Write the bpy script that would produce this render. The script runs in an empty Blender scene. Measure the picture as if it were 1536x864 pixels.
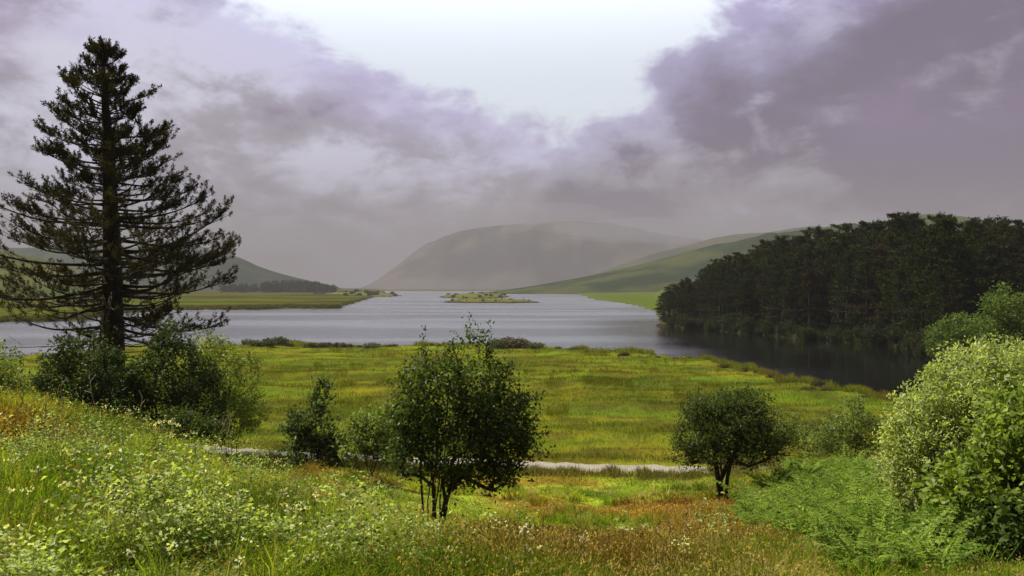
import bpy, math, random
import numpy as np

random.seed(7)
RNG = np.random.default_rng(7)
SC = bpy.context.scene
COL = SC.collection

# ------------------------------------------------------------------ camera
F = 1300.0                       # focal length in pixels of the 1536 wide photograph
CAMZ = 8.0
HOR = 432.0
cam_d = bpy.data.cameras.new("camera")
cam_d.sensor_width = 36.0
cam_d.lens = 36.0 * F / 1536.0
cam_d.clip_start = 0.1
cam_d.clip_end = 30000.0
cam = bpy.data.objects.new("camera", cam_d)
cam.location = (0, 0, CAMZ)
cam.rotation_euler = (math.radians(90), 0, 0)
COL.objects.link(cam)
SC.camera = cam

# ------------------------------------------------------------------ light
SUN_EL = math.radians(50)
SUN_AZ = math.radians(-76)       # measured from +Y (the view) towards +X
SUN_STRENGTH = 5.0
CLOUD_GAIN = 5.3
HAZE_DENSITY = 0.00026
sun_d = bpy.data.lights.new("sun", 'SUN')
sun_d.energy = SUN_STRENGTH
sun_d.angle = math.radians(0.8)
sun_d.color = (1.0, 0.94, 0.82)
sun = bpy.data.objects.new("sun", sun_d)
sun.rotation_euler = (math.radians(90) - SUN_EL, 0, math.pi - SUN_AZ)
sun.location = (0, 0, 60)
COL.objects.link(sun)
SC.view_settings.view_transform = 'Standard'
SC.view_settings.look = 'None'
SC.view_settings.gamma = 1.0
SC.view_settings.use_curve_mapping = False
SC.view_settings.exposure = 1.25
SC.render.engine = 'CYCLES'
SC.cycles.use_denoising = True
SC.cycles.max_bounces = 6
SC.cycles.diffuse_bounces = 3
SC.cycles.glossy_bounces = 3
SC.cycles.transmission_bounces = 3
SC.cycles.volume_bounces = 1
SC.cycles.sample_clamp_indirect = 6.0
SC.cycles.caustics_reflective = False
SC.cycles.caustics_refractive = False


class NT:
    """tiny helper to write node graphs"""
    def __init__(self, tree):
        self.t = tree
        tree.nodes.clear()

    def n(self, typ, **kw):
        nd = self.t.nodes.new(typ)
        for k, v in kw.items():
            setattr(nd, k, v)
        return nd

    def put(self, sock, v):
        if isinstance(v, bpy.types.NodeSocket):
            self.t.links.new(v, sock)
        elif v is not None:
            sock.default_value = v

    def m(self, op, a, b=None, c=None, clamp=False):
        nd = self.n('ShaderNodeMath', operation=op)
        nd.use_clamp = clamp
        self.put(nd.inputs[0], a)
        if b is not None:
            self.put(nd.inputs[1], b)
        if c is not None:
            self.put(nd.inputs[2], c)
        return nd.outputs[0]

    def mix(self, f, a, b, blend='MIX'):
        nd = self.n('ShaderNodeMix', data_type='RGBA', blend_type=blend)
        nd.clamp_result = False
        self.put(nd.inputs[0], f)
        for s, v in ((nd.inputs[6], a), (nd.inputs[7], b)):
            if isinstance(v, tuple):
                v = (v[0], v[1], v[2], 1.0)
            self.put(s, v)
        return nd.outputs[2]

    def noise(self, vec, scale, detail=4.0, rough=0.5, dist=0.0):
        nd = self.n('ShaderNodeTexNoise')
        self.put(nd.inputs['Vector'], vec)
        nd.inputs['Scale'].default_value = scale
        nd.inputs['Detail'].default_value = detail
        nd.inputs['Roughness'].default_value = rough
        nd.inputs['Distortion'].default_value = dist
        return nd.outputs[0]

    def smooth(self, x, lo, hi, out0=0.0, out1=1.0):
        nd = self.n('ShaderNodeMapRange', interpolation_type='SMOOTHSTEP')
        self.put(nd.inputs[0], x)
        self.put(nd.inputs[1], lo)
        self.put(nd.inputs[2], hi)
        nd.inputs[3].default_value = out0
        nd.inputs[4].default_value = out1
        return nd.outputs[0]


# ------------------------------------------------------------------ sky
def build_world():
    w = bpy.data.worlds.new("World")
    SC.world = w
    w.use_nodes = True
    g = NT(w.node_tree)
    out = g.n('ShaderNodeOutputWorld')
    bg = g.n('ShaderNodeBackground')
    bg.inputs['Strength'].default_value = 0.1
    sky = g.n('ShaderNodeTexSky', sky_type='NISHITA')
    sky.sun_disc = False
    sky.sun_elevation = SUN_EL
    sky.sun_rotation = SUN_AZ
    tc = g.n('ShaderNodeTexCoord')
    d = tc.outputs['Generated']
    sep = g.n('ShaderNodeSeparateXYZ')
    g.put(sep.inputs[0], d)
    x, y, z = sep.outputs
    az = g.m('ARCTAN2', x, y)
    el = g.m('ARCSINE', z)
    # stretched direction for the cloud noise
    mp = g.n('ShaderNodeMapping')
    g.put(mp.inputs['Vector'], d)
    mp.inputs['Scale'].default_value = (1.0, 1.0, 1.9)
    mp.inputs['Location'].default_value = (3.1, 0.7, 0.35)
    v = mp.outputs[0]
    n1 = g.noise(v, 3.2, 5, 0.55)
    n2 = g.noise(v, 10.0, 8, 0.62, 0.35)
    mp2 = g.n('ShaderNodeMapping')
    g.put(mp2.inputs['Vector'], d)
    mp2.inputs['Location'].default_value = (-2.3, 5.7, 1.1)
    mp2.inputs['Scale'].default_value = (1.0, 1.0, 1.6)
    n3 = g.noise(mp2.outputs[0], 4.5, 6, 0.58)
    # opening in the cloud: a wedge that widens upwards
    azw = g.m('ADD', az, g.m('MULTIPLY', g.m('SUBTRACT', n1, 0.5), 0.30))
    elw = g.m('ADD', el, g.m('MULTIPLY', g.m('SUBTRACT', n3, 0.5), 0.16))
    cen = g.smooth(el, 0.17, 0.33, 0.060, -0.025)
    half = g.m('MINIMUM', g.m('MULTIPLY_ADD', g.m('SUBTRACT', elw, 0.180), 2.6, 0.0), g.m('MULTIPLY_ADD', g.m('MAXIMUM', g.m('SUBTRACT', el, 0.36), 0.0), 3.0, 0.48))  # unseen overhead part widened to give the rough lake a brighter reflection
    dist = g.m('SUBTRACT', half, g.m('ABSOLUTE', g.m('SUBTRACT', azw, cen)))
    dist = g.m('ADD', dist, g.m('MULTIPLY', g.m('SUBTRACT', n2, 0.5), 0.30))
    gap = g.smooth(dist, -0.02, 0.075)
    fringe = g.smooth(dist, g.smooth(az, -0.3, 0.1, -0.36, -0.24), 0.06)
    # cloud tones
    c_dark = (0.150, 0.120, 0.186)
    c_mid = (0.325, 0.300, 0.362)
    c_lite = (0.620, 0.610, 0.740)
    mixn = g.m('ADD', g.m('MULTIPLY', n3, 0.58), g.m('MULTIPLY', n2, 0.42))
    side = g.smooth(az, -0.55, 0.55, 0.07, -0.10)
    mixn = g.m('ADD', mixn, side)
    t1 = g.smooth(mixn, 0.385, 0.485)
    t2 = g.smooth(mixn, 0.48, 0.60)
    cloud = g.mix(t1, c_dark, c_mid)
    cloud = g.mix(t2, cloud, c_lite)
    # low, even cloud near the horizon
    low = g.smooth(el, 0.16, 0.02)
    lowc = g.mix(g.smooth(az, -0.5, 0.5), (0.238, 0.226, 0.243), (0.198, 0.179, 0.200))
    lowc = g.mix(g.smooth(mixn, 0.3, 0.65), g.mix(0.12, lowc, (0.1, 0.1, 0.1)), g.mix(0.18, lowc, (0.6, 0.55, 0.6)))
    cloud = g.mix(g.m('MULTIPLY', low, 0.85), cloud, lowc)
    # violet stain in patches
    vio = g.m('MULTIPLY', g.smooth(n1, 0.46, 0.62), g.smooth(el, 0.10, 0.26))
    cloud = g.mix(g.m('MULTIPLY', vio, 0.45), cloud, (0.36, 0.27, 0.47))
    # thin lilac edge round the opening, white inside it
    cloud = g.mix(g.m('MULTIPLY', fringe, 0.6), cloud, (0.58, 0.56, 0.86))
    rear = g.smooth(y, -0.10, 0.75, 0.24, 1.0)  # unseen cloud behind the camera darkened to weaken the fill light
    rr = g.n('ShaderNodeCombineColor')
    for k in range(3):
        g.put(rr.inputs[k], rear)
    cloud = g.mix(1.0, cloud, rr.outputs[0], 'MULTIPLY')
    scale10 = g.mix(1.0, cloud, (CLOUD_GAIN, CLOUD_GAIN, CLOUD_GAIN), 'MULTIPLY')
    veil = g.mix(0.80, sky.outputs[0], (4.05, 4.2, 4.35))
    boost = g.smooth(el, 0.22, 0.50, 1.05, 2.3)  # opening brightened upwards beyond the view, added to light the water
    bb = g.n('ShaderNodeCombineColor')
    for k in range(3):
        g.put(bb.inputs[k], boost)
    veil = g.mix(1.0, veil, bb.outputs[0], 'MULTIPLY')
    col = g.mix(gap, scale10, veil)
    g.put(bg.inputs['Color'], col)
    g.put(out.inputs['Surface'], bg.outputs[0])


build_world()


# ------------------------------------------------------------------ numpy helpers
def norm(v):
    return v / np.maximum(np.linalg.norm(v, axis=-1, keepdims=True), 1e-9)


def sstep(x, a, b):
    t = np.clip((x - a) / (b - a), 0, 1)
    return t * t * (3 - 2 * t)


def _hash(ix, iy, seed):
    h = (ix.astype(np.int64) * 374761393 + iy.astype(np.int64) * 668265263 + seed * 974711) & 0x7fffffff
    h = ((h ^ (h >> 13)) * 1274126177) & 0x7fffffff
    h = (h ^ (h >> 16)) & 0xffff
    return h / 65535.0


def vnoise(x, y, seed=0):
    x = np.asarray(x, float)
    y = np.asarray(y, float)
    ix = np.floor(x)
    iy = np.floor(y)
    fx = x - ix
    fy = y - iy
    fx = fx * fx * (3 - 2 * fx)
    fy = fy * fy * (3 - 2 * fy)
    a = _hash(ix, iy, seed)
    b = _hash(ix + 1, iy, seed)
    c = _hash(ix, iy + 1, seed)
    d = _hash(ix + 1, iy + 1, seed)
    return (a * (1 - fx) + b * fx) * (1 - fy) + (c * (1 - fx) + d * fx) * fy


def fbm(x, y, seed=0, octv=4):
    s = 0
    a = 0.5
    t = 0
    for o in range(octv):
        s = s + a * vnoise(x * 2 ** o + 17.3 * o, y * 2 ** o - 9.1 * o, seed + o)
        t += a
        a *= 0.5
    return s / t


def lerp3(a, b, t):
    t = np.asarray(t)[..., None]
    return np.asarray(a) * (1 - t) + np.asarray(b) * t


def mesh_obj(name, V, Q, mat, parent=None, col=None, smooth=False, tri=False):
    """one mesh object from numpy arrays of vertices and quads (or triangles)"""
    V = np.ascontiguousarray(V, dtype=np.float32)
    Q = np.ascontiguousarray(Q, dtype=np.int32)
    k = Q.shape[1]
    me = bpy.data.meshes.new(name)
    me.vertices.add(len(V))
    me.vertices.foreach_set('co', V.ravel())
    me.loops.add(Q.size)
    me.loops.foreach_set('vertex_index', Q.ravel())
    me.polygons.add(len(Q))
    me.polygons.foreach_set('loop_start', np.arange(0, Q.size, k, dtype=np.int32))
    me.update(calc_edges=True)
    if smooth:
        me.polygons.foreach_set('use_smooth', np.ones(len(Q), dtype=bool))
    if col is not None:
        at = me.color_attributes.new('Col', 'FLOAT_COLOR', 'POINT')
        c4 = np.ones((len(V), 4), dtype=np.float32)
        c4[:, :3] = col
        at.data.foreach_set('color', c4.ravel())
    me.materials.append(mat)
    o = bpy.data.objects.new(name, me)
    COL.objects.link(o)
    if parent is not None:
        o.parent = parent
    return o


def tag(o, label=None, cat=None, group=None, kind=None):
    if label:
        o['label'] = label
    if cat:
        o['category'] = cat
    if group:
        o['group'] = group
    if kind:
        o['kind'] = kind
    return o


def thing(name, loc, label, cat, group=None, rz=0.0, s=1.0):
    o = bpy.data.objects.new(name, None)
    o.empty_display_size = 0.2
    o.location = loc
    o.rotation_euler = (0, 0, rz)
    o.scale = (s, s, s)
    COL.objects.link(o)
    return tag(o, label, cat, group)


def dup(root, loc, rz, s, label=None, group=None):
    r = root.copy()
    COL.objects.link(r)
    r.location = loc
    r.rotation_euler = (0, 0, rz)
    r.scale = s if isinstance(s, tuple) else (s, s, s)
    if label:
        r['label'] = label
    if group:
        r['group'] = group
    for ch in list(root.children):
        c = ch.copy()
        COL.objects.link(c)
        c.parent = r
    return r


# ------------------------------------------------------------------ materials
def mat_leaf(name, trans=0.4, rough=0.5, gain=1.0, spec=0.35):
    m = bpy.data.materials.new(name)
    m.use_nodes = True
    g = NT(m.node_tree)
    out = g.n('ShaderNodeOutputMaterial')
    at = g.n('ShaderNodeAttribute')
    at.attribute_name = 'Col'
    geo = g.n('ShaderNodeNewGeometry')
    n = g.noise(geo.outputs['Position'], 6.0, 2)
    c = g.mix(g.m('MULTIPLY', n, 0.35), at.outputs['Color'], (0.020, 0.022, 0.002))
    if spec > 0:
        p = g.n('ShaderNodeBsdfPrincipled')
        g.put(p.inputs['Base Color'], c)
        p.inputs['Roughness'].default_value = rough
        p.inputs['Specular IOR Level'].default_value = spec
    else:
        p = g.n('ShaderNodeBsdfDiffuse')
        g.put(p.inputs['Color'], c)
    tr = g.n('ShaderNodeBsdfTranslucent')
    tc = g.mix(1.0, c, (1.45 * gain, 1.50 * gain, 0.55 * gain), 'MULTIPLY')
    g.put(tr.inputs['Color'], tc)
    mx = g.n('ShaderNodeMixShader')
    mx.inputs[0].default_value = trans
    g.put(mx.inputs[1], p.outputs[0])
    g.put(mx.inputs[2], tr.outputs[0])
    g.put(out.inputs['Surface'], mx.outputs[0])
    return m


def mat_bark(name, a, b, scale=18.0):
    m = bpy.data.materials.new(name)
    m.use_nodes = True
    g = NT(m.node_tree)
    out = g.n('ShaderNodeOutputMaterial')
    tc = g.n('ShaderNodeTexCoord')
    mp = g.n('ShaderNodeMapping')
    g.put(mp.inputs['Vector'], tc.outputs['Object'])
    mp.inputs['Scale'].default_value = (1, 1, 0.25)
    n = g.noise(mp.outputs[0], scale, 5, 0.6)
    c = g.mix(g.smooth(n, 0.35, 0.65), a, b)
    p = g.n('ShaderNodeBsdfPrincipled')
    g.put(p.inputs['Base Color'], c)
    p.inputs['Roughness'].default_value = 0.9
    p.inputs['Specular IOR Level'].default_value = 0.12
    bp = g.n('ShaderNodeBump')
    bp.inputs['Strength'].default_value = 0.7
    bp.inputs['Distance'].default_value = 0.03
    g.put(bp.inputs['Height'], n)
    g.put(p.inputs['Normal'], bp.outputs[0])
    g.put(out.inputs['Surface'], p.outputs[0])
    return m


def mat_ground(name, sc1=0.6, sc2=7.0, bump=0.25, dark=(0.03, 0.03, 0.01)):
    m = bpy.data.materials.new(name)
    m.use_nodes = True
    g = NT(m.node_tree)
    out = g.n('ShaderNodeOutputMaterial')
    at = g.n('ShaderNodeAttribute')
    at.attribute_name = 'Col'
    geo = g.n('ShaderNodeNewGeometry')
    pos = geo.outputs['Position']
    n1 = g.noise(pos, sc1, 6, 0.6)
    n2 = g.noise(pos, sc2, 4, 0.6)
    c = g.mix(g.smooth(n2, 0.45, 0.75, 0.0, 0.6), at.outputs['Color'], dark)
    c = g.mix(g.smooth(n1, 0.40, 0.70, 0.0, 0.45), c, g.mix(1.0, at.outputs['Color'], (1.5, 1.25, 0.9), 'MULTIPLY'))
    p = g.n('ShaderNodeBsdfDiffuse')
    g.put(p.inputs['Color'], c)
    bp = g.n('ShaderNodeBump')
    bp.inputs['Strength'].default_value = 0.6
    bp.inputs['Distance'].default_value = bump
    g.put(bp.inputs['Height'], g.m('ADD', n1, n2))
    g.put(p.inputs['Normal'], bp.outputs[0])
    g.put(out.inputs['Surface'], p.outputs[0])
    return m


def mat_gravel():
    m = bpy.data.materials.new("gravel")
    m.use_nodes = True
    g = NT(m.node_tree)
    out = g.n('ShaderNodeOutputMaterial')
    geo = g.n('ShaderNodeNewGeometry')
    pos = geo.outputs['Position']
    n1 = g.noise(pos, 1.2, 5, 0.6)
    n2 = g.noise(pos, 30, 3, 0.6)
    c = g.mix(g.smooth(n2, 0.35, 0.7), (0.10, 0.085, 0.06), (0.23, 0.195, 0.15))
    c = g.mix(g.smooth(n1, 0.5, 0.72, 0, 0.6), c, (0.12, 0.11, 0.05))
    p = g.n('ShaderNodeBsdfPrincipled')
    g.put(p.inputs['Base Color'], c)
    p.inputs['Roughness'].default_value = 0.95
    bp = g.n('ShaderNodeBump')
    bp.inputs['Strength'].default_value = 0.7
    bp.inputs['Distance'].default_value = 0.03
    g.put(bp.inputs['Height'], n2)
    g.put(p.inputs['Normal'], bp.outputs[0])
    g.put(out.inputs['Surface'], p.outputs[0])
    return m


def mat_water():
    m = bpy.data.materials.new("lake_water")
    m.use_nodes = True
    g = NT(m.node_tree)
    out = g.n('ShaderNodeOutputMaterial')
    geo = g.n('ShaderNodeNewGeometry')
    pos = geo.outputs['Position']

    def stretched(sx, sy, scale, det, ro):
        mp = g.n('ShaderNodeMapping')
        g.put(mp.inputs['Vector'], pos)
        mp.inputs['Scale'].default_value = (sx, sy, 1)
        return g.noise(mp.outputs[0], scale, det, ro)
    a = stretched(0.55, 1.0, 0.9, 4, 0.6)
    b = stretched(0.5, 1.0, 3.2, 3, 0.6)
    # wind patches: calmer and rougher stretches of the lake
    patch = g.smooth(stretched(0.25, 1.0, 0.035, 4, 0.55), 0.42, 0.60)
    h = g.m('ADD', g.m('MULTIPLY', a, 0.75), g.m('MULTIPLY', b, 0.28))
    h = g.m('MULTIPLY', h, g.m('MULTIPLY_ADD', patch, 0.4, 0.7))
    sp = g.n('ShaderNodeSeparateXYZ')
    g.put(sp.inputs[0], pos)
    # the inlet under the wood lies sheltered from the wind
    calm = g.m('MULTIPLY', g.smooth(sp.outputs[0], 8.0, 34.0), g.smooth(sp.outputs[1], 260.0, 185.0))
    h = g.m('MULTIPLY', h, g.m('MULTIPLY_ADD', calm, -0.92, 1.0))
    p = g.n('ShaderNodeBsdfPrincipled')
    p.inputs['Base Color'].default_value = (0.003, 0.0032, 0.003, 1)
    g.put(p.inputs['Roughness'], g.m('MULTIPLY_ADD', calm, -0.13, g.m('MULTIPLY_ADD', patch, 0.06, 0.16)))
    p.inputs['IOR'].default_value = 2.9
    bp = g.n('ShaderNodeBump')
    bp.inputs['Strength'].default_value = 0.55
    bp.inputs['Distance'].default_value = 0.36
    g.put(bp.inputs['Height'], h)
    g.put(p.inputs['Normal'], bp.outputs[0])
    g.put(out.inputs['Surface'], p.outputs[0])
    return m


M_GROUND = mat_ground("turf", 0.35, 5.0, 0.12)
M_HILL = mat_ground("hillside", 0.012, 0.09, 3.0, (0.02, 0.025, 0.010))
M_ISLE = mat_ground("island_turf", 0.15, 1.2, 0.5)
M_GRAVEL = mat_gravel()
M_WATER = mat_water()
M_GRASS = mat_leaf("grass_blades", 0.45, 0.75, 1.0, 0.0)
M_WILLOW = mat_leaf("willow_leaves", 0.50, 0.45, 1.1, 0.3)
M_LEAF = mat_leaf("broad_leaves", 0.42, 0.45, 1.0, 0.12)
M_DULL = mat_leaf("dark_leaves", 0.22, 0.6, 1.0, 0.08)
M_NEEDLE = mat_leaf("pine_needles", 0.10, 0.7, 0.9, 0.0)
M_BARK = mat_bark("dark_bark", (0.014, 0.011, 0.008), (0.045, 0.034, 0.026))
M_WOODBARK = mat_bark("wood_bark", (0.008, 0.006, 0.005), (0.022, 0.016, 0.012))
M_STALK = mat_bark("dry_stalk", (0.16, 0.11, 0.06), (0.34, 0.27, 0.17))
M_BARK2 = mat_bark("grey_bark", (0.05, 0.043, 0.034), (0.13, 0.115, 0.09))


# ------------------------------------------------------------------ terrain
def A(px):
    return (px - 768.0) / F


PROF = [
    (-700, [(0, 6.5), (6, 6.5), (14, 6.6), (20, 6.0), (30, 4.0), (45, 1.5)]),
    (0, [(0, 6.4), (5, 6.36), (9, 6.32), (12, 6.32), (15, 5.2), (20, 3.6), (28, 2.3), (45, 1.4)]),
    (200, [(0, 6.4), (5, 6.34), (9, 6.2), (12.5, 6.0), (15.5, 4.9), (21, 3.3), (28, 2.1), (45, 1.4)]),
    (370, [(0, 6.4), (5, 6.3), (9, 5.85), (13, 5.12), (16, 4.1), (23, 2.8), (30, 1.7), (45, 1.35)]),
    (470, [(0, 6.4), (5, 6.3), (9, 5.65), (13, 4.72), (17, 3.95), (24, 3.0), (30, 1.65), (45, 1.35)]),
    (650, [(0, 6.4), (5, 6.25), (10, 4.82), (15.6, 3.66), (24, 2.4), (29.5, 1.62), (45, 1.35)]),
    (900, [(0, 6.4), (5, 6.2), (10, 4.8), (17, 3.2), (24, 2.1), (28.5, 1.6), (45, 1.3)]),
    (1080, [(0, 6.4), (5, 6.2), (10, 4.8), (17, 3.35), (21, 2.94), (26, 1.95), (29, 1.6), (45, 1.25)]),
    (1300, [(0, 6.4), (5, 6.2), (10, 4.9), (17, 3.8), (24, 2.7), (32, 1.7), (45, 1.1)]),
    (1536, [(0, 6.4), (5, 6.2), (9, 5.0), (17, 4.0), (24, 3.0), (34, 1.8), (45, 0.8)]),
    (2200, [(0, 6.4), (6, 6.2), (12, 5.4), (20, 4.6), (30, 3.4), (45, 0.9)]),
]
PA = np.array([A(p) for p, _ in PROF])
PYS = np.arange(0, 45.01, 0.5)
PZ = np.array([np.interp(PYS, [q[0] for q in pr], [q[1] for q in pr]) for _, pr in PROF])
ker = np.array([1, 2, 3, 2, 1.0])
ker /= ker.sum()
PZ = np.array([np.convolve(np.pad(r, 2, 'edge'), ker, 'valid') for r in PZ])

SHORE = [(-900, 50), (-300, 72), (0, 88), (100, 100), (200, 112), (350, 116), (480, 118), (600, 115), (800, 112),
         (950, 101), (1050, 88), (1100, 80), (1180, 66), (1290, 58), (1330, 54), (1400, 50), (1536, 46), (1700, 44), (2400, 40)]
FAR = [(-900, 120), (-300, 170), (0, 200), (120, 206), (150, 240), (250, 306), (510, 335), (536, 480), (556, 640), (566, 1200),
       (575, 2250), (755, 2250), (790, 1600), (870, 1000), (889, 590), (940, 420), (984, 300), (992, 192), (1006, 178), (1100, 153), (1200, 133), (1330, 118),
       (1420, 92), (1536, 66), (1650, 50), (1720, 40), (2400, 35)]
SA = np.array([A(p) for p, _ in SHORE])
SY = np.array([q for _, q in SHORE], float)
FA = np.array([A(p) for p, _ in FAR])
FY = np.array([q for _, q in FAR], float)


def shore_near(a):
    return np.interp(a, SA, SY) * (1 + 0.05 * (vnoise(a * 40, a * 0 + 3.1, 11) - 0.5) + 0.03 * (vnoise(a * 130, a * 0, 12) - 0.5))


def shore_far(a):
    return np.interp(a, FA, FY) * (1 + 0.05 * (vnoise(a * 45, a * 0 + 8.1, 13) - 0.5) + 0.03 * (vnoise(a * 150, a * 0, 14) - 0.5))


def near_profile(a, Y):
    ai = np.clip(a, PA[0], PA[-1])
    idx = np.clip(np.searchsorted(PA, ai) - 1, 0, len(PA) - 2)
    t = (ai - PA[idx]) / (PA[idx + 1] - PA[idx])
    t = t * t * (3 - 2 * t) * 0.5 + t * 0.5
    yi = np.clip(Y, 0, 44.99) / 0.5
    j = np.floor(yi).astype(int)
    f = yi - j
    z0 = PZ[idx, j] * (1 - f) + PZ[idx, j + 1] * f
    z1 = PZ[idx + 1, j] * (1 - f) + PZ[idx + 1, j + 1] * f
    return z0 * (1 - t) + z1 * t


PATH_PX = np.array([-700, 0, 300, 450, 600, 800, 1020, 1250, 1500, 1800, 2400])
PATH_Y = np.array([35.2, 34.7, 34.2, 33.4, 32.5, 31.4, 30.8, 30.0, 28.4, 27, 26.0])
PATH_A = A(PATH_PX)


def path_y(a):
    return np.interp(a, PATH_A, PATH_Y)


def height(x, y):
    x = np.asarray(x, float)
    y = np.asarray(y, float)
    a = x / np.maximum(y, 6.0)
    S = shore_near(a)
    Fy = np.maximum(shore_far(a), S)
    near = near_profile(a, y)
    mead = np.interp(y, [45, 120], [1.3, 0.45])
    w = sstep(y, 38, 48)
    z = near * (1 - w) + np.minimum(mead, near + 2) * w
    # bumps of the turf
    z = z + (fbm(x * 0.9, y * 0.9, 3, 3) - 0.5) * 0.16 * np.clip(y / 6, 0.3, 1)
    z = z + (fbm(x * 0.16, y * 0.34, 5, 4) - 0.5) * 0.75 * sstep(y, 33, 50)
    # level the track bed
    pd = np.abs(y - path_y(a))
    zb = near_profile(a, path_y(a))
    z = z * sstep(pd, 1.1, 2.2) + zb * (1 - sstep(pd, 1.1, 2.2))
    bed = -1.5
    s1 = sstep(y, S, S * 1.035)
    z = z * (1 - s1) + bed * s1
    # land on the far side of the water
    right = sstep(a, A(985), A(1005))
    rise = right * np.clip((y - Fy) * 0.035, 0, 9) + (1 - right) * np.clip((y - Fy) * 0.0022, 0, 6)
    land = 0.8 + 0.5 * right + rise + (fbm(x * 0.05, y * 0.05, 9, 4) - 0.5) * 1.1
    s2 = sstep(y, Fy, Fy * 1.03)
    z = z * (1 - s2) + land * s2
    return z


def gz(x, y):
    return float(height(np.array([x]), np.array([y]))[0])


def at(px, Y):
    """a spot on the ground in the direction of photograph column px at distance Y"""
    x = A(px) * Y
    return x, Y, gz(x, Y)


# colour of the vegetation at a spot (its own colour: species, dryness)
def veg_colour(x, y):
    a = x / np.maximum(y, 6.0)
    n = fbm(x * 0.5, y * 0.5, 21, 4)
    n2 = fbm(x * 0.14, y * 0.14, 31, 3)
    n3 = fbm(x * 1.3, y * 1.3, 41, 3)
    green = np.array([0.100, 0.155, 0.008])
    lime = np.array([0.230, 0.285, 0.022])
    straw = np.array([0.250, 0.190, 0.036])
    rust = np.array([0.155, 0.072, 0.014])
    meadow = np.array([0.062, 0.074, 0.006])
    meadow2 = np.array([0.112, 0.116, 0.009])
    c = lerp3(green, lime, sstep(n, 0.35, 0.62))
    c = lerp3(c, [0.030, 0.062, 0.006], sstep(fbm(x * 1.0 + 30, y * 0.8, 47, 4), 0.50, 0.64) * 0.75)
    c = lerp3(c, straw, sstep(n3, 0.56, 0.74) * 0.6)
    # rusty sorrel patches, mostly in the hollow right of the middle
    px = 768 + a * F
    hollow = sstep(px, 560, 760) * (1 - sstep(px, 1120, 1300)) * 0.15 * sstep(y, 4, 6) * (1 - sstep(y, 19, 25))
    low_left = 0.07 * (1 - sstep(y, 5.0, 6.5)) * sstep(px, 250, 450)
    hollow = hollow + 0.12 * (1 - sstep(px, 120, 330)) * sstep(y, 8.5, 10.5) * (1 - sstep(y, 14, 17))
    c = lerp3(c, rust, sstep(n2 * 0.55 + n * 0.45 + hollow + low_left, 0.52, 0.64) * 0.85)
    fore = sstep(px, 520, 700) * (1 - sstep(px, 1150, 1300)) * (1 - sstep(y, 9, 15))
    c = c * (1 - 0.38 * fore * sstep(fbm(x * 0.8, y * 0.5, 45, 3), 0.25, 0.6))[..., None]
    m = lerp3(meadow, meadow2, sstep(fbm(x * 0.11, y * 0.16, 61, 4), 0.40, 0.62))
    m = lerp3(m, green * 0.8, sstep(fbm(x * 0.25, y * 0.6, 71, 3), 0.58, 0.72) * 0.8)
    m = lerp3(m, [0.120, 0.088, 0.012], sstep(fbm(x * 0.18, y * 0.3, 74, 4), 0.54, 0.74) * 0.40)
    m = lerp3(m, [0.034, 0.044, 0.005], sstep(fbm(x * 0.35, y * 0.9, 76, 4), 0.53, 0.66) * 0.8)
    m = lerp3(m, [0.060, 0.048, 0.010], sstep(fbm(x * 0.55, y * 1.1, 79, 4), 0.55, 0.68) * 0.7)
    m = lerp3(m, [0.080, 0.135, 0.012], sstep(fbm(x * 0.2 + 9, y * 0.45, 78, 4), 0.54, 0.70) * 0.40)
    w = sstep(y, 24, 36)
    return lerp3(c, m, w)


def build_ground():
    na = 430
    aa = np.linspace(-1.55, 1.55, na)
    ys = list(np.arange(-40, 0, 2.0)) + list(np.arange(0, 12, 0.25))
    v = 12.0
    while v < 7000:
        ys.append(v)
        v *= 1.0175
    ys = np.array(ys)
    Aa, Y = np.meshgrid(aa, ys)
    X = Aa * np.maximum(Y, 12.0)
    Z = height(X, Y)
    V = np.stack([X, Y, Z], -1).reshape(-1, 3)
    ny = len(ys)
    i = np.arange(ny - 1)[:, None] * na + np.arange(na - 1)[None]
    Q = np.stack([i, i + 1, i + 1 + na, i + na], -1).reshape(-1, 4)
    a = (X / np.maximum(Y, 6)).ravel()
    x = X.ravel()
    y = Y.ravel()
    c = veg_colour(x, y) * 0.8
    # far marsh: tawny and yellow green bands
    Fy = shore_far(a)
    marsh = lerp3([0.020, 0.021, 0.002], [0.040, 0.048, 0.003], sstep(fbm(x * 0.012, y * 0.05, 81, 4), 0.45, 0.6))
    marsh = lerp3(marsh, [0.030, 0.020, 0.006], sstep(fbm(x * 0.01, y * 0.03, 83, 3), 0.55, 0.7) * 0.7)
    marsh = lerp3(marsh, [0.038, 0.056, 0.006], sstep(a, A(840), A(880)) * (1 - sstep(a, A(990), A(1010))))
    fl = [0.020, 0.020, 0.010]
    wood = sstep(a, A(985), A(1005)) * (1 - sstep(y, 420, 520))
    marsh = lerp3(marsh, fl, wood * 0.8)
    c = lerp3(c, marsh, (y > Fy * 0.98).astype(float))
    # bare peat at the water's edge and on the lake bed
    z = V[:, 2]
    c = lerp3(c, [0.045, 0.034, 0.02], 1 - sstep(z, 0.12, 0.45))
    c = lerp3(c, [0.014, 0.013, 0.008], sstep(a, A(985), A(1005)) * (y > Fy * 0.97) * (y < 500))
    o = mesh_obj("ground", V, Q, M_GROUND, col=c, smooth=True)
    return tag(o, "grassy lakeside ground with a meadow and marshes", None, None, 'structure')


build_ground()


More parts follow.
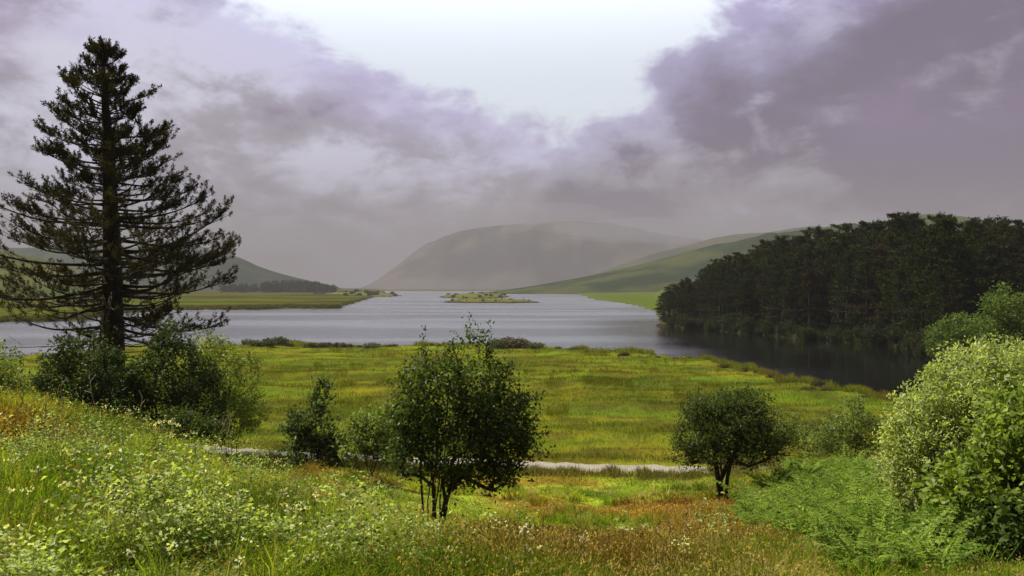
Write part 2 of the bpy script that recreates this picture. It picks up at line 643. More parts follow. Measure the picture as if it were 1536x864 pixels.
def build_lake():
    xs = np.linspace(-7000, 7000, 60)
    ys = np.geomspace(28, 6500, 60)
    X, Y = np.meshgrid(xs, ys)
    V = np.stack([X, Y, 0 * X], -1).reshape(-1, 3)
    n = 60
    i = np.arange(n - 1)[:, None] * n + np.arange(n - 1)[None]
    Q = np.stack([i, i + 1, i + 1 + n, i + n], -1).reshape(-1, 4)
    tag(mesh_obj("lake_water", V, Q, M_WATER), "grey rippled lake", None, None, 'structure')


build_lake()


def build_path():
    aa = np.linspace(-1.2, 1.2, 400)
    cy = path_y(aa)
    wob = (fbm(aa * 60, aa * 0, 91, 3) - 0.5) * 0.9
    rows = []
    for k in range(7):
        off = (k / 6 - 0.5) * 1.45
        Y = cy + off + wob * (abs(k - 3) / 3)
        X = aa * Y
        Z = height(X, Y) + 0.035 - 0.05 * (abs(k - 3) / 3) ** 3
        rows.append(np.stack([X, Y, Z], -1))
    V = np.concatenate(rows)
    n = 400
    i = np.arange(6)[:, None] * n + np.arange(n - 1)[None]
    Q = np.stack([i, i + 1, i + 1 + n, i + n], -1).reshape(-1, 4)
    tag(mesh_obj("gravel_path", V, Q, M_GRAVEL, smooth=True), "pale gravel track across the meadow", None, None, 'structure')


build_path()


def build_hill(name, D, ridge, front, back, c1, c2, label, seed, gully=0.10):
    """a hill whose crest runs through the given directions at distance D, with real depth in front and behind"""
    px = np.array([r[0] for r in ridge], float)
    py = np.array([r[1] for r in ridge], float)
    n = 220
    pp = np.linspace(px[0], px[-1], n)
    hh = np.interp(pp, px, py)
    kk = np.ones(9) / 9
    hh = np.convolve(np.pad(hh, 4, 'edge'), kk, 'valid')
    zr = (HOR - hh) / F * D + CAMZ
    zr = zr + (fbm(pp * 0.02, pp * 0, seed, 4) - 0.5) * 0.05 * np.maximum(zr, 0)
    m = 60
    ts = np.linspace(-1, 1, m)
    T, P = np.meshgrid(ts, pp, indexing='ij')
    ZR = np.broadcast_to(zr, T.shape)
    Y = D + np.where(T < 0, T * front, T * back)
    shape = np.cos(np.clip(np.abs(T), 0, 1) * math.pi / 2) ** 1.15
    X = A(P) * (D * 0.45 + Y * 0.55)
    nz = fbm(X / D * 30, Y / D * 14, seed + 5, 4) - 0.5
    Z = -3.0 + (ZR + 3.0) * shape * (1 + gully * 3.2 * nz * np.clip(np.abs(T) * 3, 0, 1))
    V = np.stack([X, Y, Z], -1).reshape(-1, 3)
    V[:, 2] = np.maximum(V[:, 2], -1.45)
    i = np.arange(m - 1)[:, None] * n + np.arange(n - 1)[None]
    Q = np.stack([i, i + 1, i + 1 + n, i + n], -1).reshape(-1, 4)
    cc = lerp3(c1, c2, sstep(fbm(X / D * 22, Y / D * 22, seed + 9, 5), 0.4, 0.62).ravel())
    o = mesh_obj(name, V, Q, M_HILL, col=cc, smooth=True)
    return tag(o, label, None, None, 'structure')


build_hill("mountain", 4600, [(520, 438), (548, 434), (565, 424), (600, 394), (640, 366), (690, 349), (740, 339), (800, 333), (870, 331), (910, 336), (960, 346), (1020, 356), (1100, 375), (1250, 405), (1420, 440)],
           900, 1500, [0.022, 0.024, 0.020], [0.060, 0.052, 0.044], "rounded grey hill fading in rain beyond the lake", 101)
build_hill("hill", 3000, [(800, 440), (850, 424), (900, 408), (980, 380), (1060, 359), (1140, 349), (1210, 342), (1320, 336), (1500, 340), (1900, 380)],
           500, 900, [0.015, 0.020, 0.006], [0.032, 0.032, 0.012], "pale misty slope behind the right ridge", 111)
build_hill("hill", 1500, [(725, 440), (760, 434), (800, 429), (870, 416), (950, 399), (1000, 387), (1050, 372), (1120, 357), (1200, 347), (1300, 338), (1350, 327), (1400, 322), (1440, 326), (1500, 340), (1600, 352), (2000, 380)],
           420, 700, [0.005, 0.012, 0.002], [0.025, 0.031, 0.005], "green grassy ridge above the pine wood", 121)
build_hill("hill", 2000, [(-700, 340), (-300, 355), (0, 372), (200, 371), (300, 368), (345, 380), (380, 398), (420, 411), (460, 420), (495, 430), (515, 438)],
           400, 800, [0.008, 0.014, 0.008], [0.018, 0.026, 0.014], "dark misty headland on the left shore", 131)
build_hill("hill", 760, [(-900, 310), (-300, 345), (-60, 366), (0, 375), (60, 392), (120, 414), (190, 432), (230, 440)],
           300, 500, [0.030, 0.040, 0.008], [0.055, 0.055, 0.014], "low green hillside behind the tall pine", 141)


def build_island(name, px0, px1, Y0, Y1, top, label, seed):
    n, m = 90, 24
    P, T = np.meshgrid(np.linspace(px0, px1, n), np.linspace(0, 1, m))
    u = (P - px0) / (px1 - px0) * 2 - 1
    Y = Y0 + (Y1 - Y0) * T
    X = A(P) * Y
    e = 1 - np.abs(u) ** 2.4 - (2 * T - 1) ** 2 * 0.9 + (fbm(X * 0.09, Y * 0.05, seed, 4) - 0.5) * 1.0
    Z = np.clip(-0.7 + (top + 0.7) * np.clip(e, -0.5, 1.3) / 0.9, -1.4, top * 1.5)
    V = np.stack([X, Y, Z], -1).reshape(-1, 3)
    i = np.arange(m - 1)[:, None] * n + np.arange(n - 1)[None]
    Q = np.stack([i, i + 1, i + 1 + n, i + n], -1).reshape(-1, 4)
    c = lerp3([0.016, 0.013, 0.008], [0.060, 0.062, 0.012], sstep(Z.ravel(), 0.35, 0.9))
    tag(mesh_obj(name, V, Q, M_ISLE, col=c, smooth=True), label, None, None, 'structure')
    return X, Y, Z


ISL = [build_island("island", 652, 822, 448, 540, 1.5, "low grassy island in the lake", 201),
       build_island("island", 655, 770, 650, 900, 2.6, "second low island behind the first", 203),
       build_island("island", 470, 604, 760, 1020, 3.0, "thin wooded spit beyond the marsh", 205),
       build_island("island", 978, 1012, 176, 190, 0.7, "small grassy point below the pine wood", 207)]

# ------------------------------------------------------------------ haze
def build_haze():
    x0, x1, y0, y1, z0, z1 = -11500, 11500, -60, 7400, -2.7, 390
    V = np.array([(x, y, z) for z in (z0, z1) for y in (y0, y1) for x in (x0, x1)], float)
    Q = np.array([(0, 2, 3, 1), (4, 5, 7, 6), (0, 1, 5, 4), (2, 6, 7, 3), (0, 4, 6, 2), (1, 3, 7, 5)])
    m = bpy.data.materials.new("haze_air")
    m.use_nodes = True
    g = NT(m.node_tree)
    out = g.n('ShaderNodeOutputMaterial')
    v = g.n('ShaderNodeVolumePrincipled')
    v.inputs['Color'].default_value = (0.245, 0.232, 0.252, 1)
    v.inputs['Density'].default_value = HAZE_DENSITY
    v.inputs['Anisotropy'].default_value = 0.0
    g.put(out.inputs['Volume'], v.outputs[0])
    m.cycles.homogeneous_volume = True
    tag(mesh_obj("haze", V, Q, m), "pale rainy haze over the lake", None, None, 'stuff')


build_haze()


def build_mist():
    """banks of rain mist hanging on the hill tops"""
    m = bpy.data.materials.new("mist_air")
    m.use_nodes = True
    g = NT(m.node_tree)
    out = g.n('ShaderNodeOutputMaterial')
    v = g.n('ShaderNodeVolumePrincipled')
    v.inputs['Color'].default_value = (0.30, 0.29, 0.32, 1)
    v.inputs['Density'].default_value = 0.0011
    g.put(out.inputs['Volume'], v.outputs[0])
    m.cycles.homogeneous_volume = True
    for i, (px, py, Y, rx, ry, rz, lab) in enumerate([
            (1010, 344, 3850, 620, 420, 62, "pale mist bank over the right shoulder of the far hill"),
            (760, 322, 3950, 560, 330, 50, "thin mist lying along the top of the far hill"),
            (300, 352, 1500, 260, 160, 46, "mist hiding the top of the left headland")]):
        n, k = 48, 24
        th, ph = np.meshgrid(np.linspace(0, 2 * math.pi, n, endpoint=False), np.linspace(0.02, math.pi - 0.02, k))
        r = 0.72 + 0.6 * (fbm(np.cos(th) * 1.6 + 5 + i * 9, np.sin(th) * 1.6 + ph * 1.3 + 3, 181 + i, 3) - 0.2)
        V = np.stack([np.cos(th) * np.sin(ph) * rx * r, np.sin(th) * np.sin(ph) * ry * r, np.cos(ph) * rz * r], -1).reshape(-1, 3)
        a = np.arange(k - 1)[:, None] * n
        b = np.arange(n)[None]
        Q = np.stack([a + b, a + n + b, a + n + (b + 1) % n, a + (b + 1) % n], -1).reshape(-1, 4)
        cap = [[0, 0, rz * 0.9], [0, 0, -rz * 0.9]]
        V = np.concatenate([V, cap])
        bb = np.arange(n)
        top = np.stack([bb, (bb + 1) % n, np.full(n, len(V) - 2), np.full(n, len(V) - 2)], -1)
        e0 = (k - 1) * n
        bot = np.stack([e0 + (bb + 1) % n, e0 + bb, np.full(n, len(V) - 1), np.full(n, len(V) - 1)], -1)
        me = bpy.data.meshes.new("mist")
        me.from_pydata(V.tolist(), [], Q.tolist() + [q[:3].tolist() for q in top] + [q[:3].tolist() for q in bot])
        me.materials.append(m)
        o = bpy.data.objects.new("mist", me)
        COL.objects.link(o)
        o.location = (A(px) * Y, Y, CAMZ + (HOR - py) / F * Y)
        tag(o, lab, None, None, 'stuff')


build_mist()


# ------------------------------------------------------------------ plant geometry
def leaf_quads(P, D, S, W, rng, fold=0.12):
    n = len(P)
    r = rng.normal(size=(n, 3))
    side = norm(np.cross(D, r))
    up = norm(np.cross(side, D))
    S = np.asarray(S).reshape(-1, 1)
    W = np.asarray(W).reshape(-1, 1)
    mid = P + D * S * 0.45
    V = np.stack([P, mid + side * W / 2 + up * S * fold, P + D * S - up * S * fold, mid - side * W / 2 + up * S * fold], 1).reshape(-1, 3)
    Q = np.arange(n * 4).reshape(-1, 4)
    return V, Q


def tubes(segs, sides=5):
    """segs: arrays p0,p1,r0,r1 -> tapered prisms"""
    p0, p1, r0, r1 = [np.asarray(s, float) for s in segs]
    d = norm(p1 - p0)
    ref = np.where(np.abs(d[:, 2:3]) > 0.9, np.array([[1.0, 0, 0]]), np.array([[0, 0, 1.0]]))
    u = norm(np.cross(d, ref))
    w = np.cross(d, u)
    ang = np.linspace(0, 2 * math.pi, sides, endpoint=False)
    ca, sa = np.cos(ang), np.sin(ang)
    ring = u[:, None] * ca[None, :, None] + w[:, None] * sa[None, :, None]
    V = np.concatenate([p0[:, None] + ring * r0[:, None, None], p1[:, None] + ring * r1[:, None, None]], 1)
    n = len(p0)
    k = np.arange(sides)
    q = np.stack([k, (k + 1) % sides, (k + 1) % sides + sides, k + sides], -1)
    Q = (np.arange(n)[:, None, None] * (2 * sides) + q[None]).reshape(-1, 4)
    return V.reshape(-1, 3), Q


def joined(parts):
    Vs, Qs, o = [], [], 0
    for V, Q in parts:
        Vs.append(V)
        Qs.append(Q + o)
        o += len(V)
    return np.concatenate(Vs), np.concatenate(Qs)


def trunk_tube(pts, rad, sides=12, lump=0.08, seed=0):
    """one continuous lumpy tube along a polyline"""
    pts = np.asarray(pts, float)
    rad = np.asarray(rad, float)
    n = len(pts)
    d = norm(np.gradient(pts, axis=0))
    u = norm(np.cross(d, np.array([[0.0, 1.0, 0.03]])))
    w = np.cross(d, u)
    ang = np.linspace(0, 2 * math.pi, sides, endpoint=False)
    ring = u[:, None] * np.cos(ang)[None, :, None] + w[:, None] * np.sin(ang)[None, :, None]
    lmp = 1 + lump * (vnoise(np.arange(n)[:, None] * 0.7 + seed, ang[None] * 2.2, 5) - 0.5) * 2
    V = (pts[:, None] + ring * (rad[:, None] * lmp)[:, :, None]).reshape(-1, 3)
    i = np.arange(n - 1)[:, None] * sides
    k = np.arange(sides)[None]
    Q = np.stack([i + k, i + (k + 1) % sides, i + sides + (k + 1) % sides, i + sides + k], -1).reshape(-1, 4)
    return V, Q


def grow(stems, tips, r_tip=0.004, step=0.25, power=2.2, droop=0.0, rng=RNG):
    """join scattered tip points to the nearest wood already there; returns segments and tip directions"""
    nodes = []
    par = []
    for st in stems:
        base = None
        for p in st:
            nodes.append(np.array(p, float))
            par.append(-1 if base is None else base)
            base = len(nodes) - 1
    b0 = nodes[0]
    N = np.zeros((20000, 3))
    N[:len(nodes)] = nodes
    cnt = len(nodes)
    par = par + [0] * (20000 - len(par))
    order = np.argsort(np.linalg.norm(tips - b0, axis=1))
    tipnode = []
    for ti in order:
        p = tips[ti]
        d = np.linalg.norm(N[:cnt] - p, axis=1)
        pen = np.maximum(0, np.linalg.norm(N[:cnt] - b0, axis=1) - np.linalg.norm(p - b0)) * 2 + np.maximum(0, N[:cnt, 2] - p[2]) * 0.8
        q = int(np.argmin(d + pen))
        L = d[q]
        k = max(1, int(L / step))
        prev = q
        for s in range(1, k + 1):
            t = s / k
            pos = N[q] * (1 - t) + p * t
            pos = pos + np.array([0, 0, -droop * L * 4 * t * (1 - t)]) + (rng.normal(size=3) * 0.04 * L * (1 - t) if s < k else 0)
            if cnt >= 19999:
                break
            N[cnt] = pos
            par[cnt] = prev
            prev = cnt
            cnt += 1
        tipnode.append(prev)
    r = np.zeros(cnt)
    for i in range(cnt - 1, -1, -1):
        r[i] = max(r[i], r_tip ** power)
        if par[i] >= 0:
            r[par[i]] += r[i]
    r = r ** (1 / power)
    idx = [i for i in range(cnt) if par[i] >= 0]
    pp = np.array([par[i] for i in idx])
    p0 = N[pp]
    p1 = N[idx]
    r1 = r[idx]
    r0 = np.minimum(r[pp], r1 * 1.6)
    tn = np.array(tipnode)
    tp = N[tn]
    td = norm(tp - N[[par[i] for i in tn]])
    return (p0, p1, r0, r1), tp, td


def ellip_points(blobs, n, rng, shell=0.55, cut=None):
    """points spread through a union of ellipsoids (cx,cy,cz,rx,ry,rz,weight), more of them towards the outside"""
    w = np.array([b[6] if len(b) > 6 else b[3] * b[4] * b[5] for b in blobs], float)
    ch = rng.choice(len(blobs), size=n, p=w / w.sum())
    B = np.array([b[:6] for b in blobs], float)[ch]
    d = norm(rng.normal(size=(n, 3)))
    r = rng.random(n) ** (1 / 3)
    r = shell + (1 - shell) * r if False else np.where(rng.random(n) < shell, 0.75 + 0.25 * rng.random(n), r)
    return B[:, :3] + d * r[:, None] * B[:, 3:]


def make_shrub(name, loc, label, cat, blobs, stems, n_tip, n_leaf, leaf, colA, colB, seed, spread=0.16, r_tip=0.004,
               mat=None, bark=None, group=None, twig=0.3, up=0.3, colC=None, shell=0.55, step=0.25, aspect=0.5):
    """multi-stemmed shrub or small tree: wood grown towards points in the crown, leaves along the last twigs"""
    rng = np.random.default_rng(seed)
    root = thing(name, loc, label, cat, group)
    tips = ellip_points(blobs, n_tip, rng, shell)
    tips[:, 2] = np.maximum(tips[:, 2], 0.12)
    segs, tp, td = grow(stems, tips, r_tip, step, rng=rng)
    V, Q = tubes(segs)
    mesh_obj("stems", V, Q, bark or M_BARK, root)
    per = max(4, n_leaf // n_tip)
    n = n_tip * per
    k = np.repeat(np.arange(n_tip), per)
    cen = np.mean([b[:3] for b in blobs], axis=0)
    outw = norm(tp - cen)
    ax = norm(td * 0.6 + outw * 0.5 + np.array([0, 0, up]) + rng.normal(size=td.shape) * 0.25)
    t = rng.random(n)
    clump = (0.6 + 0.8 * rng.random(n_tip))[k]
    P = tp[k] + ax[k] * ((t - 0.35) * twig * clump)[:, None] + rng.normal(size=(n, 3)) * (spread * clump * (1 - 0.55 * t))[:, None]
    D = norm(ax[k] * 0.5 + rng.normal(size=(n, 3)) * 0.7 + np.array([0, 0, -0.1]))
    S = leaf * (0.6 + 0.8 * rng.random(n))
    V, Q = leaf_quads(P, D, S, S * aspect, rng)
    tone = np.clip(rng.normal(0.5, 0.22, n) + rng.normal(0, 0.22, n_tip)[k], 0, 1)
    c = lerp3(colA, colB, tone)
    if colC is not None:
        c = lerp3(c, colC, (rng.random(n) < 0.12) * 0.8)
    mesh_obj("foliage", V, Q, mat or M_LEAF, root, col=np.repeat(c, 4, 0))
    return root


def fan_stems(n, h, spread, rng, base_r=0.15, lean=(0, 0), seg=5, wob=0.06):
    st = []
    for i in range(n):
        a = 2 * math.pi * (i + rng.random() * 0.7) / n
        s = spread * (0.3 + 0.9 * rng.random())
        b = np.array([math.cos(a) * base_r * rng.random(), math.sin(a) * base_r * rng.random(), -0.15])
        e = np.array([math.cos(a) * s + lean[0], math.sin(a) * s + lean[1], h * (0.65 + 0.35 * rng.random())])
        pts = []
        for k in range(seg + 1):
            t = k / seg
            p = b * (1 - t) + e * t
            p[:2] = b[:2] + (e[:2] - b[:2]) * t ** 1.3
            p += rng.normal(size=3) * wob * t * (1 - t) * 3
            pts.append(p)
        st.append(pts)
    return st


def px_blobs(px0, base, Y, items):
    """items in photograph pixels (px,py,rx,ry[,depth,weight]) -> ellipsoids about the plant's base in metres"""
    k = Y / F
    out = []
    for it in items:
        px, py, rx, ry = it[:4]
        dy = it[4] if len(it) > 4 else 0.0
        cz = CAMZ - (py - HOR) * k - base[2]
        out.append(((px - px0) * k, dy, cz, rx * k, max(rx, ry) * k * 0.85, ry * k, (rx * ry) ** 1.15))
    return out


# ------------------------------------------------------------------ the tall pine
def needle_clumps(C, Dn, size, per, rng, width=0.014, ball=0.0):
    """short brushes of needles round each shoot C pointing along Dn"""
    n = len(C)
    k = np.repeat(np.arange(n), per)
    t = rng.random(n * per)
    D = norm(Dn[k] * (0.15 + 0.75 * t)[:, None] + norm(rng.normal(size=(n * per, 3))) * 0.8)
    L = size[k] * (0.30 + 0.25 * rng.random(n * per))
    P = C[k] + Dn[k] * (size[k] * (t * 0.8 - 0.4))[:, None] + norm(rng.normal(size=(n * per, 3))) * (size[k] * ball * rng.random(n * per))[:, None]
    return leaf_quads(P, D, L, np.full(n * per, width) * (0.7 + 0.8 * rng.random(n * per)), rng, 0.02)


def big_pine():
    rng = np.random.default_rng(77)
    Y = 32.0
    x, y, z = at(165, Y)
    z -= 0.15
    root = thing("pine_tree", (x, y, z), "tall dark pine with a straight trunk and bare lower branches standing above the left bushes", "tree")
    k = Y / F

    def hz(py):
        return CAMZ - (py - HOR) * k - z
    H = hz(72)
    tt = np.linspace(0, 1, 40)
    pts = np.stack([0.10 * np.sin(tt * 3.0) - 0.25 * tt ** 2, 0.08 * np.sin(tt * 4.2), tt * (H - 0.3)], -1)
    rad = 0.50 * (1 - tt) ** 0.75 + 0.03
    rad = rad * (1 + 0.35 * np.exp(-tt * 30))
    V, Q = trunk_tube(pts, rad, 16, 0.07)
    mesh_obj("trunk", V, Q, M_BARK, root, smooth=True)
    # outline of the crown: height (photo row) -> reach left / right in pixels
    rows = np.array([72, 95, 120, 150, 185, 215, 250, 290, 320, 350, 385, 420, 450, 480, 505])
    left = np.array([6, 20, 32, 58, 74, 84, 98, 92, 128, 175, 192, 195, 180, 160, 110])
    right = np.array([6, 22, 34, 54, 74, 86, 102, 118, 140, 172, 182, 178, 168, 172, 150])
    segs = [[], [], [], []]
    tips, dirs, sizes = [], [], []

    def add_seg(p0, p1, r0, r1):
        segs[0].append(p0)
        segs[1].append(p1)
        segs[2].append(r0)
        segs[3].append(r1)
    h = hz(508)
    while h < H - 0.15:
        py = HOR - (h + z - CAMZ) / k
        f = (h - hz(508)) / (H - hz(508))          # 0 bottom, 1 top
        cnt = 6 if f < 0.8 else 5
        base_a = rng.random() * 6.28
        h0 = h
        for b in range(cnt):
            a = base_a + 2 * math.pi * (b + rng.uniform(-0.3, 0.3)) / cnt
            ca, sa = math.cos(a), math.sin(a)
            h = h0 + rng.uniform(-0.22, 0.22)
            lim = np.interp(py, rows, left if ca < 0 else right) * k
            reach = lim * rng.uniform(0.45, 1.04) if f < 0.93 else lim
            if rng.random() < 0.06:
                reach *= 1.1
            # branch curve: level or slightly sagging low down, rising near the top, tips turned up
            slope = -0.06 + 0.50 * f ** 1.5 + rng.uniform(-0.20, 0.26)
            n = 9
            p = np.array([np.interp(h, pts[:, 2], pts[:, 0]), 0.0, h])
            start = p.copy()
            pl = [p]
            wob = rng.normal(size=2) * 0.05
            for s in range(1, n + 1):
                t = s / n
                rr = reach * t
                zz = h + reach * slope * t * 0.85 + 0.07 * reach * max(0, t - 0.45) ** 2 * 4 - 0.06 * reach * math.sin(t * 3.14) * (1 - f)
                q = np.array([start[0] + ca * rr - sa * wob[0] * math.sin(t * 5) * reach, sa * rr + ca * wob[1] * math.sin(t * 4 + 1) * reach, zz])
                pl.append(q)
            r0 = 0.020 + 0.012 * reach
            for s in range(n):
                add_seg(pl[s], pl[s + 1], r0 * (1 - s / n * 0.8), r0 * (1 - (s + 1) / n * 0.8))
            # side twigs on the outer part; the lowest limbs are nearly bare
            bare = rng.random() < (0.55 if py > 440 else 0.10 if py > 330 else 0.0)
            s0 = 0.40 if f > 0.35 else 0.48
            ntw = int((4 + reach * 5.0) * (0.30 if bare else 1.0))
            for j in range(ntw):
                t = s0 + (1 - s0) * math.sqrt(rng.random())
                i0 = min(n - 1, int(t * n))
                p0 = pl[i0] + (pl[i0 + 1] - pl[i0]) * (t * n - i0)
                bd = norm(pl[i0 + 1] - pl[i0])
                sd = np.array([-bd[1], bd[0], 0.0]) * rng.choice([-1, 1])
                td = norm(bd * rng.uniform(0.4, 1.0) + sd * rng.uniform(0.3, 1.0) + np.array([0, 0, rng.uniform(-0.1, 0.55)]))
                L = rng.uniform(0.2, 0.75) * (1.15 - 0.6 * f) * (0.6 + 0.25 * reach)
                L = min(L, 0.95)
                p1 = p0 + td * L
                p1[2] += 0.06
                add_seg(p0, p1, 0.012, 0.006)
                nd = norm(td + np.array([0, 0, 0.9]) + rng.normal(size=3) * 0.3)
                tips.append(p1)
                dirs.append(nd)
                sizes.append(rng.uniform(0.18, 0.33))
                if rng.random() < 0.6:
                    tips.append(p0 * 0.4 + p1 * 0.6 + rng.normal(size=3) * 0.05)
                    dirs.append(nd)
                    sizes.append(rng.uniform(0.16, 0.28))
            if not bare or rng.random() < 0.6:
                tips.append(pl[-1])
                dirs.append(norm(pl[-1] - pl[-2] + np.array([0, 0, 0.25 * 0.3])))
                sizes.append(0.36)
        h = h0 + rng.uniform(0.24, 0.36) * (1.0 - 0.25 * f)
    for j in range(26):
        a = rng.random() * 6.28
        zz = H - 0.9 * rng.random() ** 1.3
        rr = (H - zz) * 0.30 + 0.04
        tips.append(np.array([pts[-1, 0] + math.cos(a) * rr, math.sin(a) * rr, zz]))
        dirs.append(norm(np.array([math.cos(a) * 0.3, math.sin(a) * 0.3, 1])))
        sizes.append(0.34)
    # extra bare, hanging limbs low on the trunk
    for j in range(34):
        a = rng.random() * 6.28
        h = rng.uniform(hz(560), hz(420))
        L = rng.uniform(1.2, 4.2)
        p = np.array([0.05, 0, h])
        d = np.array([math.cos(a), math.sin(a), rng.uniform(-0.25, 0.08)])
        r = 0.026
        for s in range(6):
            q = p + d * L / 6 + rng.normal(size=3) * 0.04
            add_seg(p, q, r, r * 0.8)
            if rng.random() < 0.8 and s > 1:
                e = q + norm(d + rng.normal(size=3) * 0.6) * rng.uniform(0.3, 0.8)
                add_seg(q, e, r * 0.5, 0.005)
            d = d + np.array([0, 0, -0.03])
            p = q
            r *= 0.8
    V, Q = tubes([np.array(s) for s in segs], 4)
    mesh_obj("limbs", V, Q, M_BARK, root)
    tips = np.array(tips)
    dirs = np.array(dirs)
    sizes = np.array(sizes)
    per = 38
    V, Q = needle_clumps(tips, dirs, sizes * 0.85, per, rng, 0.024, 0.26)
    n = len(tips) * per
    kk = np.repeat(np.arange(len(tips)), per)
    c = lerp3([0.022, 0.021, 0.009], [0.078, 0.066, 0.024], np.clip(rng.random(n) * 0.6 + rng.random(len(tips))[kk] * 0.5, 0, 1))
    mesh_obj("crown", V, Q, M_NEEDLE, root, col=np.repeat(c, 4, 0))


big_pine()


# ------------------------------------------------------------------ the pine wood across the inlet
def wood_pine(name, label, seed, H, crown0, width, cone, cA, cB, group, barkm):
    rng = np.random.default_rng(seed)
    root = thing(name, (0, 0, 0), label, "tree", group)
    tt = np.linspace(0, 1, 14)
    pts = np.stack([0.25 * np.sin(tt * 2.5 + seed), 0.2 * np.sin(tt * 3.1 + seed * 2), tt * H * 0.97 - 0.4], -1)
    V, Q = trunk_tube(pts, 0.26 * (1 - tt) ** 0.8 + 0.03, 8, 0.06, seed)
    segs = [[], [], [], []]
    C, D, S = [], [], []
    nb = int(72 + 10 * cone)
    for i in range(nb):
        f = rng.random() ** 0.9
        h = H * (crown0 + (1.0 - crown0) * f)
        prof = (1 - f) ** 0.75 * cone + (1 - cone) * math.sqrt(max(0, 1 - (f * 1.25 - 0.35) ** 2 / 0.92))
        R = width * max(0.12, prof) * rng.uniform(0.55, 1.1)
        a = rng.random() * 6.28
        d = np.array([math.cos(a), math.sin(a), -0.12 + 0.55 * f + rng.uniform(-0.15, 0.15)])
        base = np.array([np.interp(h, pts[:, 2], pts[:, 0]), np.interp(h, pts[:, 2], pts[:, 1]), h])
        end = base + d * R
        segs[0].append(base)
        segs[1].append(end)
        segs[2].append(0.055)
        segs[3].append(0.02)
        m = int(5 + R * 4)
        for j in range(m):
            t = 0.35 + 0.65 * math.sqrt(rng.random())
            c = base + d * R * t + rng.normal(size=3) * np.array([0.28, 0.28, 0.12]) * (0.4 + 0.35 * R)
            C.append(c)
            D.append(norm(np.array([d[0] * 0.6, d[1] * 0.6, 0.5]) + rng.normal(size=3) * 0.35))
            S.append(rng.uniform(0.45, 0.85))
    # dead stubs under the crown
    for i in range(14):
        h = H * crown0 * rng.uniform(0.25, 1.1)
        a = rng.random() * 6.28
        b = np.array([np.interp(h, pts[:, 2], pts[:, 0]), np.interp(h, pts[:, 2], pts[:, 1]), h])
        segs[0].append(b)
        segs[1].append(b + np.array([math.cos(a), math.sin(a), -0.15]) * rng.uniform(0.6, 1.9))
        segs[2].append(0.035)
        segs[3].append(0.012)
    V2, Q2 = tubes([np.array(s) for s in segs], 3)
    V, Q = joined([(V, Q), (V2, Q2)])
    mesh_obj("trunk", V, Q, barkm, root)
    C = np.array(C)
    D = np.array(D)
    S = np.array(S)
    per = 11
    Vn, Qn = needle_clumps(C, D, S, per, rng, 0.10)
    n = len(C) * per
    kk = np.repeat(np.arange(len(C)), per)
    c = lerp3(cA, cB, np.clip(rng.random(n) * 0.5 + rng.random(len(C))[kk] * 0.6, 0, 1))
    mesh_obj("crown", Vn, Qn, M_NEEDLE, root, col=np.repeat(c, 4, 0))
    return root


